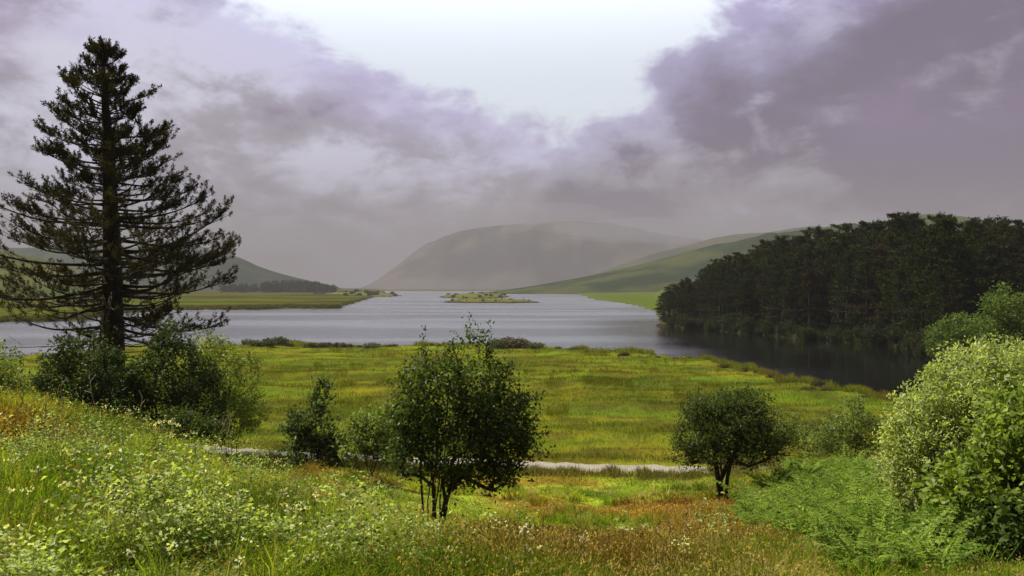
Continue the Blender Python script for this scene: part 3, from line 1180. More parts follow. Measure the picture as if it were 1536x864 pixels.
def build_wood():
    rng = np.random.default_rng(5)
    G = "trees of the dark pine wood across the inlet"
    dk, md, br = [0.006, 0.009, 0.003], [0.028, 0.034, 0.009], [0.042, 0.028, 0.012]
    kinds = [
        wood_pine("pine_tree", "dark bushy pine packed in the wood across the inlet", 301, 15.0, 0.14, 3.0, 0.45, dk, md, G, M_WOODBARK),
        wood_pine("pine_tree", "deep green bushy pine packed in the wood across the inlet", 302, 14.0, 0.20, 3.3, 0.25, [0.010, 0.016, 0.004], [0.036, 0.050, 0.012], G, M_WOODBARK),
        wood_pine("pine_tree", "tall olive tinged pine packed in the wood across the inlet", 303, 16.0, 0.22, 2.9, 0.35, [0.014, 0.018, 0.006], [0.040, 0.042, 0.014], G, M_WOODBARK),
        wood_pine("pine_tree", "brown tinged pine among the dark green ones in the wood", 304, 14.5, 0.15, 2.7, 0.6, [0.024, 0.018, 0.010], br, G, M_WOODBARK),
        wood_pine("pine_tree", "slender pointed conifer among the rounder pines in the wood", 305, 15.5, 0.15, 2.4, 0.95, dk, md, G, M_WOODBARK),
        wood_pine("pine_tree", "low spreading pine in the wood, leafy down to the water", 306, 12.0, 0.06, 3.2, 0.5, dk, [0.030, 0.038, 0.012], G, M_WOODBARK),
    ]
    # height wanted at the skyline: photo row of the tree tops by column
    tpx = np.array([990, 1010, 1035, 1060, 1100, 1150, 1200, 1260, 1300, 1345, 1390, 1450, 1536, 1750])
    tpy = np.array([428, 416, 418, 398, 380, 362, 348, 341, 336, 324, 326, 330, 328, 318])
    used = [False] * len(kinds)
    hts = [15.0, 14.0, 16.0, 14.5, 15.5, 12.0]
    spots = []
    for row in range(6):
        px = 1000 + row * 9 - (6 if row == 0 else 0)
        while px < 1680:
            a = A(px)
            sh = float(shore_far(np.array([a]))[0])
            # the shore in front of the wood (before it swings towards us behind the willow)
            sh = max(sh, np.interp(px, [1330, 1450, 1680], [0, 112, 104])) 
            Y = sh * 1.025 + 1.5 + row * 6.0 + rng.uniform(-1.5, 1.5)
            spots.append((px + rng.uniform(-3, 3), Y, row))
            px += rng.uniform(3.6, 5.4) * 130 / Y * (4.6 if row == 0 else 5.4)
    for px, Y, row in spots:
        x, y, z = at(px, Y)
        top = CAMZ - (np.interp(px, tpx, tpy) - HOR) / F * Y - z
        top *= rng.uniform(0.80, 1.03) if row > 2 else rng.uniform(0.72, 0.98)
        if row == 0:
            top *= rng.uniform(0.75, 1.0)
        kx = int(rng.choice(len(kinds), p=[0.24, 0.22, 0.20, 0.10, 0.08, 0.16] if row else [0.12, 0.03, 0.03, 0.16, 0.10, 0.56]))
        s = top / hts[kx]
        sw = max(s, 0.75) * rng.uniform(0.9, 1.2)
        loc = (x, y, z - 0.1)
        rz = rng.random() * 6.28
        if not used[kx]:
            o = kinds[kx]
            used[kx] = True
            o.location = loc
            o.rotation_euler = (0, 0, rz)
            o.scale = (sw, sw, s)
        else:
            dup(kinds[kx], loc, rz, (sw, sw, s))
    print("wood trees", len(spots))


build_wood()

# ------------------------------------------------------------------ shrubs and small trees in front
DARKA, DARKB = [0.020, 0.034, 0.008], [0.060, 0.085, 0.020]
MIDA, MIDB = [0.050, 0.080, 0.012], [0.120, 0.160, 0.030]
LITA, LITB = [0.090, 0.125, 0.022], [0.185, 0.220, 0.060]


def shrub_px(name, px0, Y, label, cat, items, nst, n_tip, n_leaf, leaf, cA, cB, seed, sh=0.6, sspread=0.5, base_r=0.15, lean=(0, 0), **kw):
    x, y, z = at(px0, Y)
    blobs = px_blobs(px0, (x, y, z), Y, items)
    rng = np.random.default_rng(seed + 1)
    top = max(b[2] + b[5] for b in blobs)
    stems = fan_stems(nst, top * sh, sspread, rng, base_r, lean)
    return make_shrub(name, (x, y, z), label, cat, blobs, stems, n_tip, n_leaf, leaf, cA, cB, seed, **kw)


# middle shrub, several stems, twiggy top
shrub_px("shrub", 655, 15.6, "dark multi-stemmed shrub with twiggy upright top standing alone in the middle of the slope", "shrub",
         [(630, 607, 36, 58), (668, 594, 44, 62), (718, 599, 42, 60), (740, 649, 56, 52), (690, 669, 68, 55), (622, 681, 42, 40), (778, 671, 28, 26),
          (634, 541, 13, 26), (688, 533, 14, 28), (724, 525, 12, 28), (706, 514, 9, 22), (748, 565, 20, 24), (768, 621, 32, 32), (606, 645, 30, 44), (715, 715, 62, 20), (755, 709, 34, 18)],
         11, 760, 20500, 0.070, DARKA, [0.062, 0.092, 0.018], 401, sh=0.8, sspread=0.65, base_r=0.28, lean=(0.25, 0), r_tip=0.0060, twig=0.46, spread=0.080, up=0.7, shell=0.40, mat=M_LEAF, step=0.3)

# small dark upright shrub left of it
shrub_px("shrub", 474, 24.5, "small dark shrub with a narrow upright top beside the gravel track", "shrub",
         [(482, 600, 14, 30), (478, 645, 24, 34), (472, 680, 42, 22), (450, 640, 24, 22), (500, 672, 22, 24), (440, 660, 16, 26)],
         5, 190, 5200, 0.11, DARKA, [0.085, 0.115, 0.035], 411, sh=0.75, sspread=0.35, lean=(0.1, 0), spread=0.10, r_tip=0.006, twig=0.35, up=0.5)

shrub_px("shrub", 556, 23.0, "light green leafy bush tucked against the left side of the middle shrub", "shrub",
         [(560, 650, 40, 30), (535, 665, 26, 26), (582, 670, 26, 26), (548, 632, 20, 14)],
         6, 150, 4600, 0.10, MIDA, LITB, 421, sh=0.6, spread=0.10, r_tip=0.005)

# round-headed small tree
shrub_px("round_tree", 1082, 21.0, "small round-headed tree with a short forked trunk beyond the rusty grass", "tree",
         [(1095, 640, 62, 42), (1060, 650, 48, 40), (1140, 655, 42, 36), (1030, 678, 26, 22), (1085, 615, 52, 26), (1120, 605, 34, 20), (1050, 620, 28, 22), (1165, 665, 20, 20), (1090, 680, 66, 20)],
         5, 640, 23000, 0.060, [0.024, 0.040, 0.008], [0.075, 0.100, 0.022], 431, sh=0.62, sspread=0.45, base_r=0.16, spread=0.10, r_tip=0.009, twig=0.36, up=0.45, shell=0.42)

# bushes at the foot of the pine
shrub_px("bush", 120, 25.0, "dark dense bush left of the tall pine's trunk", "bush",
         [(125, 560, 62, 48), (90, 580, 34, 40), (170, 585, 48, 48), (110, 530, 30, 26), (150, 615, 70, 30)],
         7, 360, 12000, 0.10, DARKA, [0.055, 0.080, 0.022], 441, sh=0.6, sspread=0.8, base_r=0.4, spread=0.14, mat=M_DULL, r_tip=0.006)
shrub_px("bush", 262, 25.5, "dark dense bush with an upright peak right of the tall pine's trunk", "bush",
         [(262, 565, 56, 52), (300, 590, 42, 50), (225, 590, 46, 50), (258, 515, 20, 30), (285, 630, 62, 30), (245, 520, 14, 26)],
         7, 360, 12500, 0.10, DARKA, [0.060, 0.088, 0.020], 451, sh=0.65, sspread=0.7, base_r=0.4, spread=0.13, mat=M_DULL, r_tip=0.006)
shrub_px("bush", 345, 28.0, "feathery yellow green bush at the right end of the dark bushes", "bush",
         [(330, 555, 36, 52), (362, 575, 28, 48), (345, 625, 44, 36), (315, 520, 26, 20), (375, 615, 20, 30)],
         8, 300, 9500, 0.080, [0.100, 0.130, 0.012], [0.240, 0.270, 0.045], 461, sh=0.8, sspread=0.7, base_r=0.3, spread=0.12, r_tip=0.004, up=0.6, mat=M_WILLOW)
shrub_px("bush", 2, 20.0, "light green leafy bush at the left edge of the slope", "bush",
         [(5, 560, 30, 36), (-30, 555, 34, 44), (14, 590, 28, 26), (-60, 580, 40, 40), (-10, 600, 50, 30)],
         6, 230, 7500, 0.07, MIDA, LITB, 471, sh=0.8, sspread=0.5, spread=0.09, up=0.6)
shrub_px("bush", 290, 21.5, "low leafy bush in front of the dark bushes at the crest of the slope", "bush",
         [(295, 640, 28, 16), (318, 650, 20, 14), (270, 632, 24, 14)], 5, 120, 3000, 0.065, DARKA, [0.060, 0.085, 0.016], 481, sh=0.6, spread=0.1)

# big pale willow bush on the right
shrub_px("willow_bush", 1500, 10.5, "large pale yellow green willow bush with fine leaves at the right edge", "bush",
         [(1480, 600, 95, 78), (1420, 640, 78, 72), (1540, 620, 90, 90), (1380, 660, 50, 56), (1500, 700, 110, 80), (1600, 640, 110, 110), (1400, 720, 60, 60), (1350, 690, 24, 30), (1520, 555, 60, 34), (1620, 720, 120, 90)],
         12, 1900, 95000, 0.052, [0.160, 0.200, 0.050], [0.370, 0.410, 0.150], 501, sh=0.75, sspread=1.3, base_r=0.5, spread=0.085, r_tip=0.0032, twig=0.26, up=0.55, bark=M_BARK2, aspect=0.38, mat=M_WILLOW)
shrub_px("alder_bush", 1530, 8.2, "glossy broad-leaved green bush in front of the willow, dark at its foot", "bush",
         [(1520, 680, 56, 60), (1560, 640, 60, 60), (1480, 740, 66, 50), (1560, 740, 90, 80), (1440, 770, 42, 36), (1620, 700, 90, 90)],
         8, 480, 14000, 0.062, [0.070, 0.115, 0.014], [0.220, 0.280, 0.050], 511, sh=0.75, sspread=0.7, base_r=0.3, spread=0.10, r_tip=0.004, twig=0.3, aspect=0.62)
shrub_px("bush", 1500, 7.6, "low broad-leaved bush added at the foot of the glossy bush, shade put into its dark leaf colour", "bush",
         [(1490, 835, 60, 40), (1440, 850, 40, 26), (1550, 820, 70, 60), (1530, 880, 90, 40)],
         6, 220, 5200, 0.075, [0.020, 0.036, 0.006], [0.055, 0.085, 0.014], 515, sh=0.7, sspread=0.5, base_r=0.3, spread=0.10, r_tip=0.004, twig=0.28, aspect=0.6, mat=M_DULL)  # added understory whose dark leaf colours stand in for the shade here
shrub_px("shrub", 1275, 27.0, "small pale green shrub between the round tree and the willow", "shrub",
         [(1275, 640, 32, 30), (1258, 660, 30, 24), (1300, 655, 26, 28), (1280, 612, 12, 16), (1235, 668, 24, 18)],
         7, 220, 6500, 0.075, MIDA, LITB, 521, sh=0.75, sspread=0.5, spread=0.09, up=0.5)
shrub_px("shrub", 1205, 33.0, "thin low olive shrub right behind the round tree", "shrub",
         [(1215, 655, 34, 24), (1180, 640, 24, 20), (1240, 650, 22, 20)], 6, 150, 4200, 0.085, MIDA, [0.15, 0.16, 0.045], 531, sh=0.7, spread=0.11)

# bank of the inlet, right
shrub_px("tree", 1508, 74.0, "light green broad-leaved tree on the right bank in front of the pine wood", "tree",
         [(1508, 465, 30, 34), (1485, 490, 26, 26), (1530, 480, 34, 36), (1515, 510, 40, 24), (1500, 440, 14, 14), (1560, 470, 30, 40)],
         4, 260, 9000, 0.22, [0.050, 0.085, 0.012], [0.110, 0.155, 0.028], 541, sh=0.75, sspread=1.2, spread=0.34, r_tip=0.012, twig=0.8, step=0.6)
shrub_px("tree", 1440, 82.0, "lower light green tree left of the taller broad-leaved tree on the right bank", "tree",
         [(1440, 495, 30, 24), (1415, 508, 22, 20), (1462, 505, 28, 24), (1440, 520, 44, 16)],
         4, 200, 7000, 0.22, [0.045, 0.080, 0.012], [0.100, 0.145, 0.026], 551, sh=0.7, sspread=1.2, spread=0.32, r_tip=0.012, twig=0.7, step=0.6)


def bank_bushes():
    """scrub along the foot of the wood and at the edge of the meadow"""
    rng = np.random.default_rng(61)
    src = [make_shrub("bush", (0, 0, 0), "low bush on the bank at the foot of the pine wood", "bush",
                      [(0, 0, 0.9, 1.2, 1.0, 0.8), (0.8, 0.2, 0.7, 0.9, 0.8, 0.6), (-0.9, 0, 0.6, 0.8, 0.8, 0.55)],
                      fan_stems(5, 1.0, 0.6, rng), 90, 2600, 0.20, [0.007, 0.011, 0.003], [0.022, 0.030, 0.007], 601 + i, spread=0.24, r_tip=0.008,
                      group="bushes along the bank under the wood") for i in range(2)]
    k = 0
    for px in np.arange(1000, 1430, 13.0):
        for rep in range(2):
            a = A(px + rng.uniform(-6, 6))
            Y = float(shore_far(np.array([a]))[0]) * 1.016 + rng.uniform(0.0, 1.6)
            x = a * Y
            s = rng.uniform(0.45, 1.1)
            loc = (x, Y, gz(x, Y) - 0.05)
            if k < 2:
                o = src[k]
                o.location = loc
                o.scale = (s, s, s)
            else:
                dup(src[k % 2], loc, rng.random() * 6.28, s)
            k += 1
    g2 = "dark scrub clumps along the meadow's edge"
    s2 = [make_shrub("scrub_clump", (0, 0, 0), "dark scrubby clump on the meadow's edge against the lake", "bush",
                     [(0, 0, 0.5, 0.9, 0.7, 0.5), (0.7, 0, 0.4, 0.6, 0.5, 0.4), (-0.6, 0.1, 0.5, 0.5, 0.5, 0.45)],
                     fan_stems(5, 0.6, 0.4, rng), 70, 1500, 0.17, c[0], c[1], 611 + i, spread=0.15, r_tip=0.008, mat=M_DULL, group=g2)
          for i, c in enumerate([([0.022, 0.030, 0.010], [0.060, 0.065, 0.022]), ([0.040, 0.030, 0.016], [0.090, 0.070, 0.035]), ([0.050, 0.055, 0.018], [0.11, 0.10, 0.035])])]
    spots = [(372, 2, 1.3), (388, 0, 1.6), (402, 0, 1.9), (418, 0, 1.9), (430, 0, 1.2), (460, 1, 1.0), (476, 1, 1.6), (490, 1, 1.3), (506, 1, 1.1), (522, 1, 1.0), (536, 0, 0.8), (552, 2, 1.3),
             (566, 2, 1.0), (585, 2, 0.9), (742, 0, 1.5), (756, 0, 1.4), (770, 1, 2.0), (781, 0, 1.7), (796, 2, 1.2), (806, 2, 0.9), (836, 2, 0.9), (852, 2, 0.8), (866, 2, 0.9), (882, 0, 0.6),
             (905, 0, 0.8), (928, 0, 1.1), (941, 0, 0.9), (962, 2, 0.6), (985, 2, 0.7), (1010, 2, 0.8), (1035, 2, 0.8), (1066, 2, 0.9), (1090, 2, 1.0), (1120, 1, 0.9), (1140, 1, 0.9), (1165, 1, 1.0),
             (1208, 2, 1.0), (1222, 1, 1.1), (1240, 2, 0.9), (1295, 2, 0.8), (310, 0, 1.5), (280, 0, 1.2), (60, 0, 1.0)]
    for i, (px, kd, s) in enumerate(spots):
        a = A(px + rng.uniform(-5, 5))
        Y = float(shore_near(np.array([a]))[0]) * rng.uniform(0.93, 0.985)
        x = a * Y
        s = s * Y / 115 * 0.85 * (0.6 if 830 < px < 1180 else 0.66 if px < 600 else 0.85)
        s = (s * rng.uniform(0.9, 2.0), s * rng.uniform(0.8, 1.4), s * rng.uniform(0.55, 1.0))
        loc = (x, Y, gz(x, Y) - 0.04)
        if i in (0, 1, 5):
            o = s2[kd]
            o.location = loc
            o.scale = s
        else:
            dup(s2[kd], loc, rng.random() * 6.28, s)
    s2[1]['label'] = "brown scrubby clump on the meadow's edge against the lake"
    s2[2]['label'] = "pale olive scrubby clump on the meadow's edge against the lake"
    for o in COL.objects:
        if o.name.startswith("scrub_clump") and o.type == 'EMPTY':
            for i in range(3):
                if o.children and any(c.data == s2[i].children[0].data for c in o.children):
                    o['label'] = s2[i]['label']
    # bushes on the islands and the spit
    s3 = make_shrub("island_bush", (0, 0, 0), "small dark bush on the low islands", "bush",
                    [(0, 0, 1.0, 1.6, 1.2, 0.9), (1.3, 0, 0.8, 1.2, 1, 0.7)], fan_stems(4, 1.2, 0.7, rng), 60, 1100, 0.45, [0.018, 0.024, 0.010], [0.045, 0.05, 0.02], 631,
                    spread=0.35, r_tip=0.012, mat=M_DULL, group="bushes on the low islands")
    first = True
    for (X, Y, Z), n, sc in ((ISL[0], 24, 0.42), (ISL[1], 26, 0.8), (ISL[2], 34, 1.2)):
        ok = np.argwhere(Z > 0.5)
        for j in range(n):
            r, c = ok[int(rng.integers(len(ok)))]
            s = sc * rng.uniform(0.5, 1.3)
            loc = (X[r, c], Y[r, c], Z[r, c] - 0.1)
            if first:
                s3.location = loc
                s3.scale = (s, s, s)
                first = False
            else:
                dup(s3, loc, rng.random() * 6.28, s)


bank_bushes()


def far_wood():
    """the strip of far-off trees on the left headland, one mass"""
    rng = np.random.default_rng(71)
    n = 260
    px = np.concatenate([rng.uniform(395, 502, n), rng.uniform(330, 400, 40)])
    Y = rng.uniform(1060, 1240, len(px))
    x = A(px) * Y
    z0 = np.maximum(height(x, Y), 0)
    h = np.interp(px, [330, 395, 430, 470, 500], [8, 11, 14, 12, 7]) * rng.uniform(0.6, 1.1, len(px))
    per = 60
    k = np.repeat(np.arange(len(px)), per)
    t = rng.random(len(k))
    rr = (1 - t * 0.8) * h[k] * 0.28
    a = rng.random(len(k)) * 6.28
    P = np.stack([x[k] + np.cos(a) * rr, Y[k] + np.sin(a) * rr, z0[k] + t * h[k]], -1)
    D = norm(rng.normal(size=P.shape) + np.array([0, 0, 0.4]))
    V, Q = leaf_quads(P, D, 2.6 + 1.5 * rng.random(len(k)), np.full(len(k), 1.6), rng)
    c = lerp3([0.014, 0.02, 0.010], [0.035, 0.045, 0.018], rng.random(len(k)))
    tag(mesh_obj("far_wood", V, Q, M_NEEDLE, col=np.repeat(c, 4, 0)), "dark strip of distant trees on the left headland", "wood", None, 'stuff')


far_wood()


# ------------------------------------------------------------------ grass, undergrowth, bracken
def blades(X, Y, Hh, W, lean, col, rng, zoff=-0.02):
    n = len(X)
    Z = height(X, Y) + zoff
    a = rng.random(n) * 2 * math.pi
    side = np.stack([np.cos(a), np.sin(a), np.zeros(n)], -1)
    b = a + math.pi / 2 + rng.normal(0, 0.5, n)
    ln = np.stack([np.cos(b), np.sin(b), np.zeros(n)], -1) * (lean * Hh)[:, None]
    R = np.stack([X, Y, Z], -1)
    upv = np.stack([np.zeros(n), np.zeros(n), Hh], -1)
    M = R + upv * 0.55 + ln * 0.3
    T = R + upv * (1 - 0.25 * lean)[:, None] + ln
    w = W[:, None]
    V = np.stack([R - side * w * 0.4, R + side * w * 0.4, M - side * w * 0.5, M + side * w * 0.5, T - side * w * 0.1, T + side * w * 0.1], 1).reshape(-1, 3)
    i = np.arange(n)[:, None] * 6
    Q = np.concatenate([i + np.array([[0, 1, 3, 2]]), i + np.array([[2, 3, 5, 4]])], 1).reshape(-1, 4)
    return V, Q, np.repeat(col, 6, 0)


def off_path(x, y, w=1.05):
    return np.abs(y - path_y(x / np.maximum(y, 6))) > w


def build_grass():
    rng = np.random.default_rng(81)
    # slope in front
    n = 600000
    a = rng.uniform(-1.15, 1.10, n)
    y = np.exp(rng.uniform(math.log(3.6), math.log(30.5), n))
    x = a * y
    ok = off_path(x, y)
    dens = fbm(x * 0.9, y * 0.9, 95, 3)
    ok &= rng.random(n) < 0.35 + 1.3 * dens
    x, y = x[ok], y[ok]
    n = len(x)
    tall = fbm(x * 0.45, y * 0.45, 97, 3)
    h = (0.08 + 0.26 * sstep(tall, 0.3, 0.75)) * rng.uniform(0.45, 1.3, n)
    px = 768 + x / y * F
    h = h * (1 - 0.5 * sstep(px, 560, 640) * (1 - sstep(px, 1050, 1150)) * sstep(y, 9, 13))
    h = h * (1 - 0.45 * sstep(px, 330, 380) * (1 - sstep(px, 600, 660)) * sstep(y, 10, 13))
    h = h * (1 - 0.5 * sstep(px, 1150, 1250))
    h = h * (1 - 0.65 * sstep(px, 560, 610) * (1 - sstep(px, 720, 780)) * sstep(y, 8.5, 11) * (1 - sstep(y, 18, 20)))
    w = 0.0068 * (y / 8) ** 0.75 * rng.uniform(0.6, 1.4, n)
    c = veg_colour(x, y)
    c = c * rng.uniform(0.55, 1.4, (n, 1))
    c = lerp3(c, [0.33, 0.26, 0.10], (rng.random(n) < 0.05 + 0.22 * sstep(fbm(x * 0.7, y * 0.7, 77, 3), 0.45, 0.7)) * 0.8)
    V, Q, C = blades(x, y, h, w, rng.uniform(0.1, 1.0, n), c, rng)
    # tussocks: blades fanning from one root
    nt = 3600
    ta = rng.uniform(-1.10, 0.95, nt)
    ty = np.exp(rng.uniform(math.log(4.2), math.log(27), nt))
    tx = ta * ty
    tk = rng.random(nt) < sstep(fbm(tx * 0.6, ty * 0.6, 141, 3) - 0.25 * sstep(768 + ta * F, 1120, 1220), 0.40, 0.60)
    tx, ty = tx[tk], ty[tk]
    tc = lerp3(veg_colour(tx, ty) * 1.1, [0.40, 0.32, 0.12], (rng.random(len(tx)) < 0.20) * 0.6)
    per = 46
    kk = np.repeat(np.arange(len(tx)), per)
    th = rng.uniform(0.16, 0.42, len(tx))[kk] * rng.uniform(0.5, 1.1, len(kk))
    X2 = tx[kk] + rng.normal(0, 0.045, len(kk)) * (1 + ty[kk] * 0.03)
    Y2 = ty[kk] + rng.normal(0, 0.045, len(kk)) * (1 + ty[kk] * 0.03)
    V3, Q3, C3 = blades(X2, Y2, th, 0.0072 * (ty[kk] / 8) ** 0.7 * rng.uniform(0.6, 1.3, len(kk)), rng.uniform(0.2, 1.25, len(kk)), tc[kk] * rng.uniform(0.65, 1.3, (len(kk), 1)), rng)
    # seed heads on part of the blades
    head = np.flatnonzero(rng.random(n) < 0.10 + 0.14 * sstep(px, 520, 700) * (1 - sstep(px, 1150, 1300)))
    T = V.reshape(-1, 6, 3)[head, 4]
    per = 3
    P = np.repeat(T, 3, 0) + rng.normal(size=(len(T) * per, 3)) * 0.012
    D = norm(rng.normal(size=P.shape) * 0.6 + np.array([0, 0, 1.0]))
    yy = np.repeat(y[head], per)
    V2, Q2 = leaf_quads(P, D, 0.022 * (0.7 + 0.05 * yy), 0.012 * (0.7 + 0.05 * yy), rng)
    hc = lerp3([0.16, 0.085, 0.03], [0.36, 0.27, 0.10], rng.random(len(head)))
    hc = lerp3(hc, c[head] * 1.2, (rng.random(len(head)) < 0.4))
    V, Q = joined([(V, Q), (V2, Q2), (V3, Q3)])
    C = np.concatenate([C, np.repeat(hc, 4 * per, 0), C3])
    tag(mesh_obj("grass", V, Q, M_GRASS, col=C), "long mixed green and rusty grass on the slope", "grass", None, 'stuff')
    # meadow by the lake
    n = 440000
    a = rng.uniform(-1.10, 1.05, n)
    y = np.exp(rng.uniform(math.log(29.5), math.log(120), n))
    x = a * y
    ok = (off_path(x, y, 0.85) | (rng.random(n) < 0.16)) & (y < shore_near(a) * 1.005)
    row = fbm(x * 0.10, y * 0.75, 98, 3)           # tussocky rows lying across the meadow
    ok &= rng.random(n) < 0.4 + 0.9 * row
    x, y, row = x[ok], y[ok], row[ok]
    n = len(x)
    rush = sstep(row, 0.60, 0.72)
    h = (0.07 + 0.12 * fbm(x * 0.3, y * 0.3, 99, 2)) * rng.uniform(0.6, 1.3, n) * (1 + 1.2 * rush)
    verge = 1 - sstep(np.abs(y - path_y(x / y) - 1.7), 0.3, 1.0)
    h = h * (1 + 1.0 * verge)
    w = 0.011 * (y / 30) ** 0.9 * rng.uniform(0.7, 1.4, n)
    c = veg_colour(x, y) * rng.uniform(0.75, 1.2, (n, 1))
    c = lerp3(c, [0.050, 0.060, 0.012], rush * 0.6)
    c = lerp3(c, [0.06, 0.065, 0.015], verge * 0.7 * (fbm(x * 0.8, y * 0.2, 55, 2) > 0.5))
    V, Q, C = blades(x, y, h, w, rng.uniform(0.3, 1.1, n), c, rng)
    tag(mesh_obj("meadow_grass", V, Q, M_GRASS, col=C), "yellow green meadow grass with darker rushy rows by the lake", "grass", None, 'stuff')


build_grass()


def build_rushes():
    """dark lines of rushes along the old drains of the meadow, and the rough verge of the track"""
    rng = np.random.default_rng(87)
    X, Y, H, W, C = [], [], [], [], []
    lines = [(785, 1120, 73, 1.3), (800, 960, 62, 1.0), (880, 1090, 61, 0.9), (470, 585, 80, 1.2), (380, 520, 70, 0.7), (500, 600, 62, 0.6), (1010, 1100, 55, 0.8),
             (790, 940, 96, 1.0), (960, 1060, 84, 0.8), (400, 600, 104, 0.9), (820, 900, 48, 0.6), (430, 560, 50, 0.5)]
    for p0, p1, Y0, wt in lines:
        n = int(5200 * wt)
        px = rng.uniform(p0, p1, n)
        a = A(px)
        keep = rng.random(n) < sstep(fbm(px * 0.05, px * 0 + Y0, 66, 4), 0.30, 0.75)
        a = a[keep]
        y = Y0 * (1 + 0.02 * np.sin(a * 25 + Y0) + 0.03 * (vnoise(a * 60, a * 0 + Y0, 69) - 0.5) + 0.024 * rng.normal(size=len(a)))
        X.append(a * y)
        Y.append(y)
        H.append(rng.uniform(0.06, 0.30, len(a)) * (0.35 + 0.9 * vnoise(a * 140, a * 0 + Y0, 70)))
        W.append(0.012 * (y / 30) ** 0.9)
        C.append(lerp3([0.045, 0.048, 0.006], [0.135, 0.125, 0.014], rng.random(len(a))))
    n = 30000                      # verge on the near side of the track
    px = rng.uniform(350, 1500, n)
    a = A(px)
    thick = sstep(px, 1030, 1080)
    y = path_y(a) - 0.95 - np.abs(rng.normal(size=n)) * 0.5 + thick * rng.uniform(0, 2.4, n)
    keep = rng.random(n) < 0.25 + 0.75 * sstep(fbm(px * 0.04, px * 0, 67, 4) + thick * 0.4, 0.3, 0.7)
    X.append((a * y)[keep])
    Y.append(y[keep])
    H.append((rng.uniform(0.10, 0.42, n) * (0.35 + 1.0 * fbm(px * 0.05, px * 0, 68, 3)))[keep])
    W.append(np.full(keep.sum(), 0.014))
    C.append(lerp3([0.050, 0.055, 0.012], [0.16, 0.13, 0.04], rng.random(keep.sum())))
    X, Y, H, W, C = [np.concatenate(q) for q in (X, Y, H, W, C)]
    V, Q, C = blades(X, Y, H, W, rng.uniform(0.1, 0.7, len(X)), C, rng)
    tag(mesh_obj("rushes", V, Q, M_GRASS, col=C), "dark rushes in lines across the meadow and beside the track", "rushes", None, 'stuff')


build_rushes()


def build_undergrowth():
    rng = np.random.default_rng(83)
    # leafy weeds: little plants of a stem and a dozen leaves
    n = 10800
    a = rng.uniform(-1.10, 0.70, n)
    y = np.exp(rng.uniform(math.log(3.6), math.log(18), n))
    x = a * y
    px = 768 + a * F
    leafy = fbm(x * 0.55, y * 0.55, 121, 3)
    want = (0.12 + 0.88 * (1 - sstep(px, 1330, 1380))) * sstep(leafy + 0.10 * (1 - sstep(px, 330, 620)) - 0.30 * sstep(px, 1080, 1180) - 0.10 * sstep(px, 620, 760) * (1 - sstep(px, 950, 1100)), 0.50, 0.62)
    ok = rng.random(n) < want
    x, y = x[ok], y[ok]
    n = len(x)
    per = 34
    k = np.repeat(np.arange(n), per)
    mound = fbm(x * 1.25, y * 1.25, 123, 3)
    kind = fbm(x * 0.8 + 40, y * 0.8, 125, 3)
    hh = rng.uniform(0.14, 0.34, n) * (0.35 + 1.9 * sstep(mound, 0.3, 0.75))
    rad = rng.uniform(0.06, 0.16, n)
    t = rng.random(n * per) ** 0.7
    an = rng.random(n * per) * 6.28
    r = rad[k] * np.sqrt(rng.random(n * per)) * (0.5 + 0.7 * t)
    z = height(x, y)
    P = np.stack([x[k] + np.cos(an) * r, y[k] + np.sin(an) * r, z[k] + hh[k] * t], -1)
    D = norm(np.stack([np.cos(an), np.sin(an), rng.uniform(-0.5, 0.5, n * per)], -1) + rng.normal(size=P.shape) * 0.3)
    S = rng.uniform(0.014, 0.036, n * per) * (0.8 + 0.03 * y[k]) * (0.75 + 0.7 * sstep(kind, 0.4, 0.6))[k]
    V, Q = leaf_quads(P, D, S, S * 0.5, rng, 0.16)
    tone = np.clip(0.75 * sstep(kind + 0.16 * rng.normal(size=n), 0.34, 0.66)[k] * (0.35 + 0.65 * t) + 0.45 * rng.random(n * per) * t, 0, 1)
    c = lerp3([0.016, 0.046, 0.006], [0.350, 0.410, 0.120], tone)
    c = lerp3(c, [0.20, 0.11, 0.03], (rng.random(n) < 0.06)[k] * 0.7)
    tag(mesh_obj("undergrowth", V, Q, M_LEAF, col=np.repeat(c, 4, 0)), "leafy weeds and brambles growing through the grass", "undergrowth", None, 'stuff')
    # cream flower heads
    n = 380
    a = rng.uniform(-0.68, 0.62, n)
    y = np.exp(rng.uniform(math.log(4.2), math.log(17), n))
    x = a * y
    px = 768 + a * F
    ok = rng.random(n) < (1 - sstep(px, 1000, 1200)) * sstep(fbm(x * 0.5, y * 0.5, 131, 3) + 0.16 * (1 - sstep(px, 350, 650)), 0.50, 0.68)
    x, y = x[ok], y[ok]
    n = len(x)
    z = height(x, y)
    hh = rng.uniform(0.22, 0.45, n)
    per = 11
    k = np.repeat(np.arange(n), per)
    P = np.stack([x, y, z + hh], -1)[k] + rng.normal(size=(n * per, 3)) * np.array([0.03, 0.03, 0.012])
    D = norm(rng.normal(size=P.shape) + np.array([0, 0, 0.6]))
    V, Q = leaf_quads(P, D, np.full(n * per, 0.022) * (0.7 + 0.05 * y[k]), np.full(n * per, 0.018), rng)
    c = np.repeat(lerp3([0.42, 0.40, 0.24], [0.60, 0.58, 0.42], rng.random(n * per)), 4, 0)
    p0 = np.stack([x, y, z - 0.02], -1)
    p1 = np.stack([x, y, z + hh], -1)
    Vs, Qs = tubes((p0, p1, np.full(n, 0.003), np.full(n, 0.002)), 3)
    cs = np.tile(np.array([[0.16, 0.18, 0.04]]), (len(Vs), 1))
    V2, Q2 = joined([(V, Q), (Vs, Qs)])
    tag(mesh_obj("wildflowers", V2, Q2, M_GRASS, col=np.concatenate([c, cs])), "cream wildflower heads scattered over the left slope", "wildflowers", None, 'stuff')


build_undergrowth()


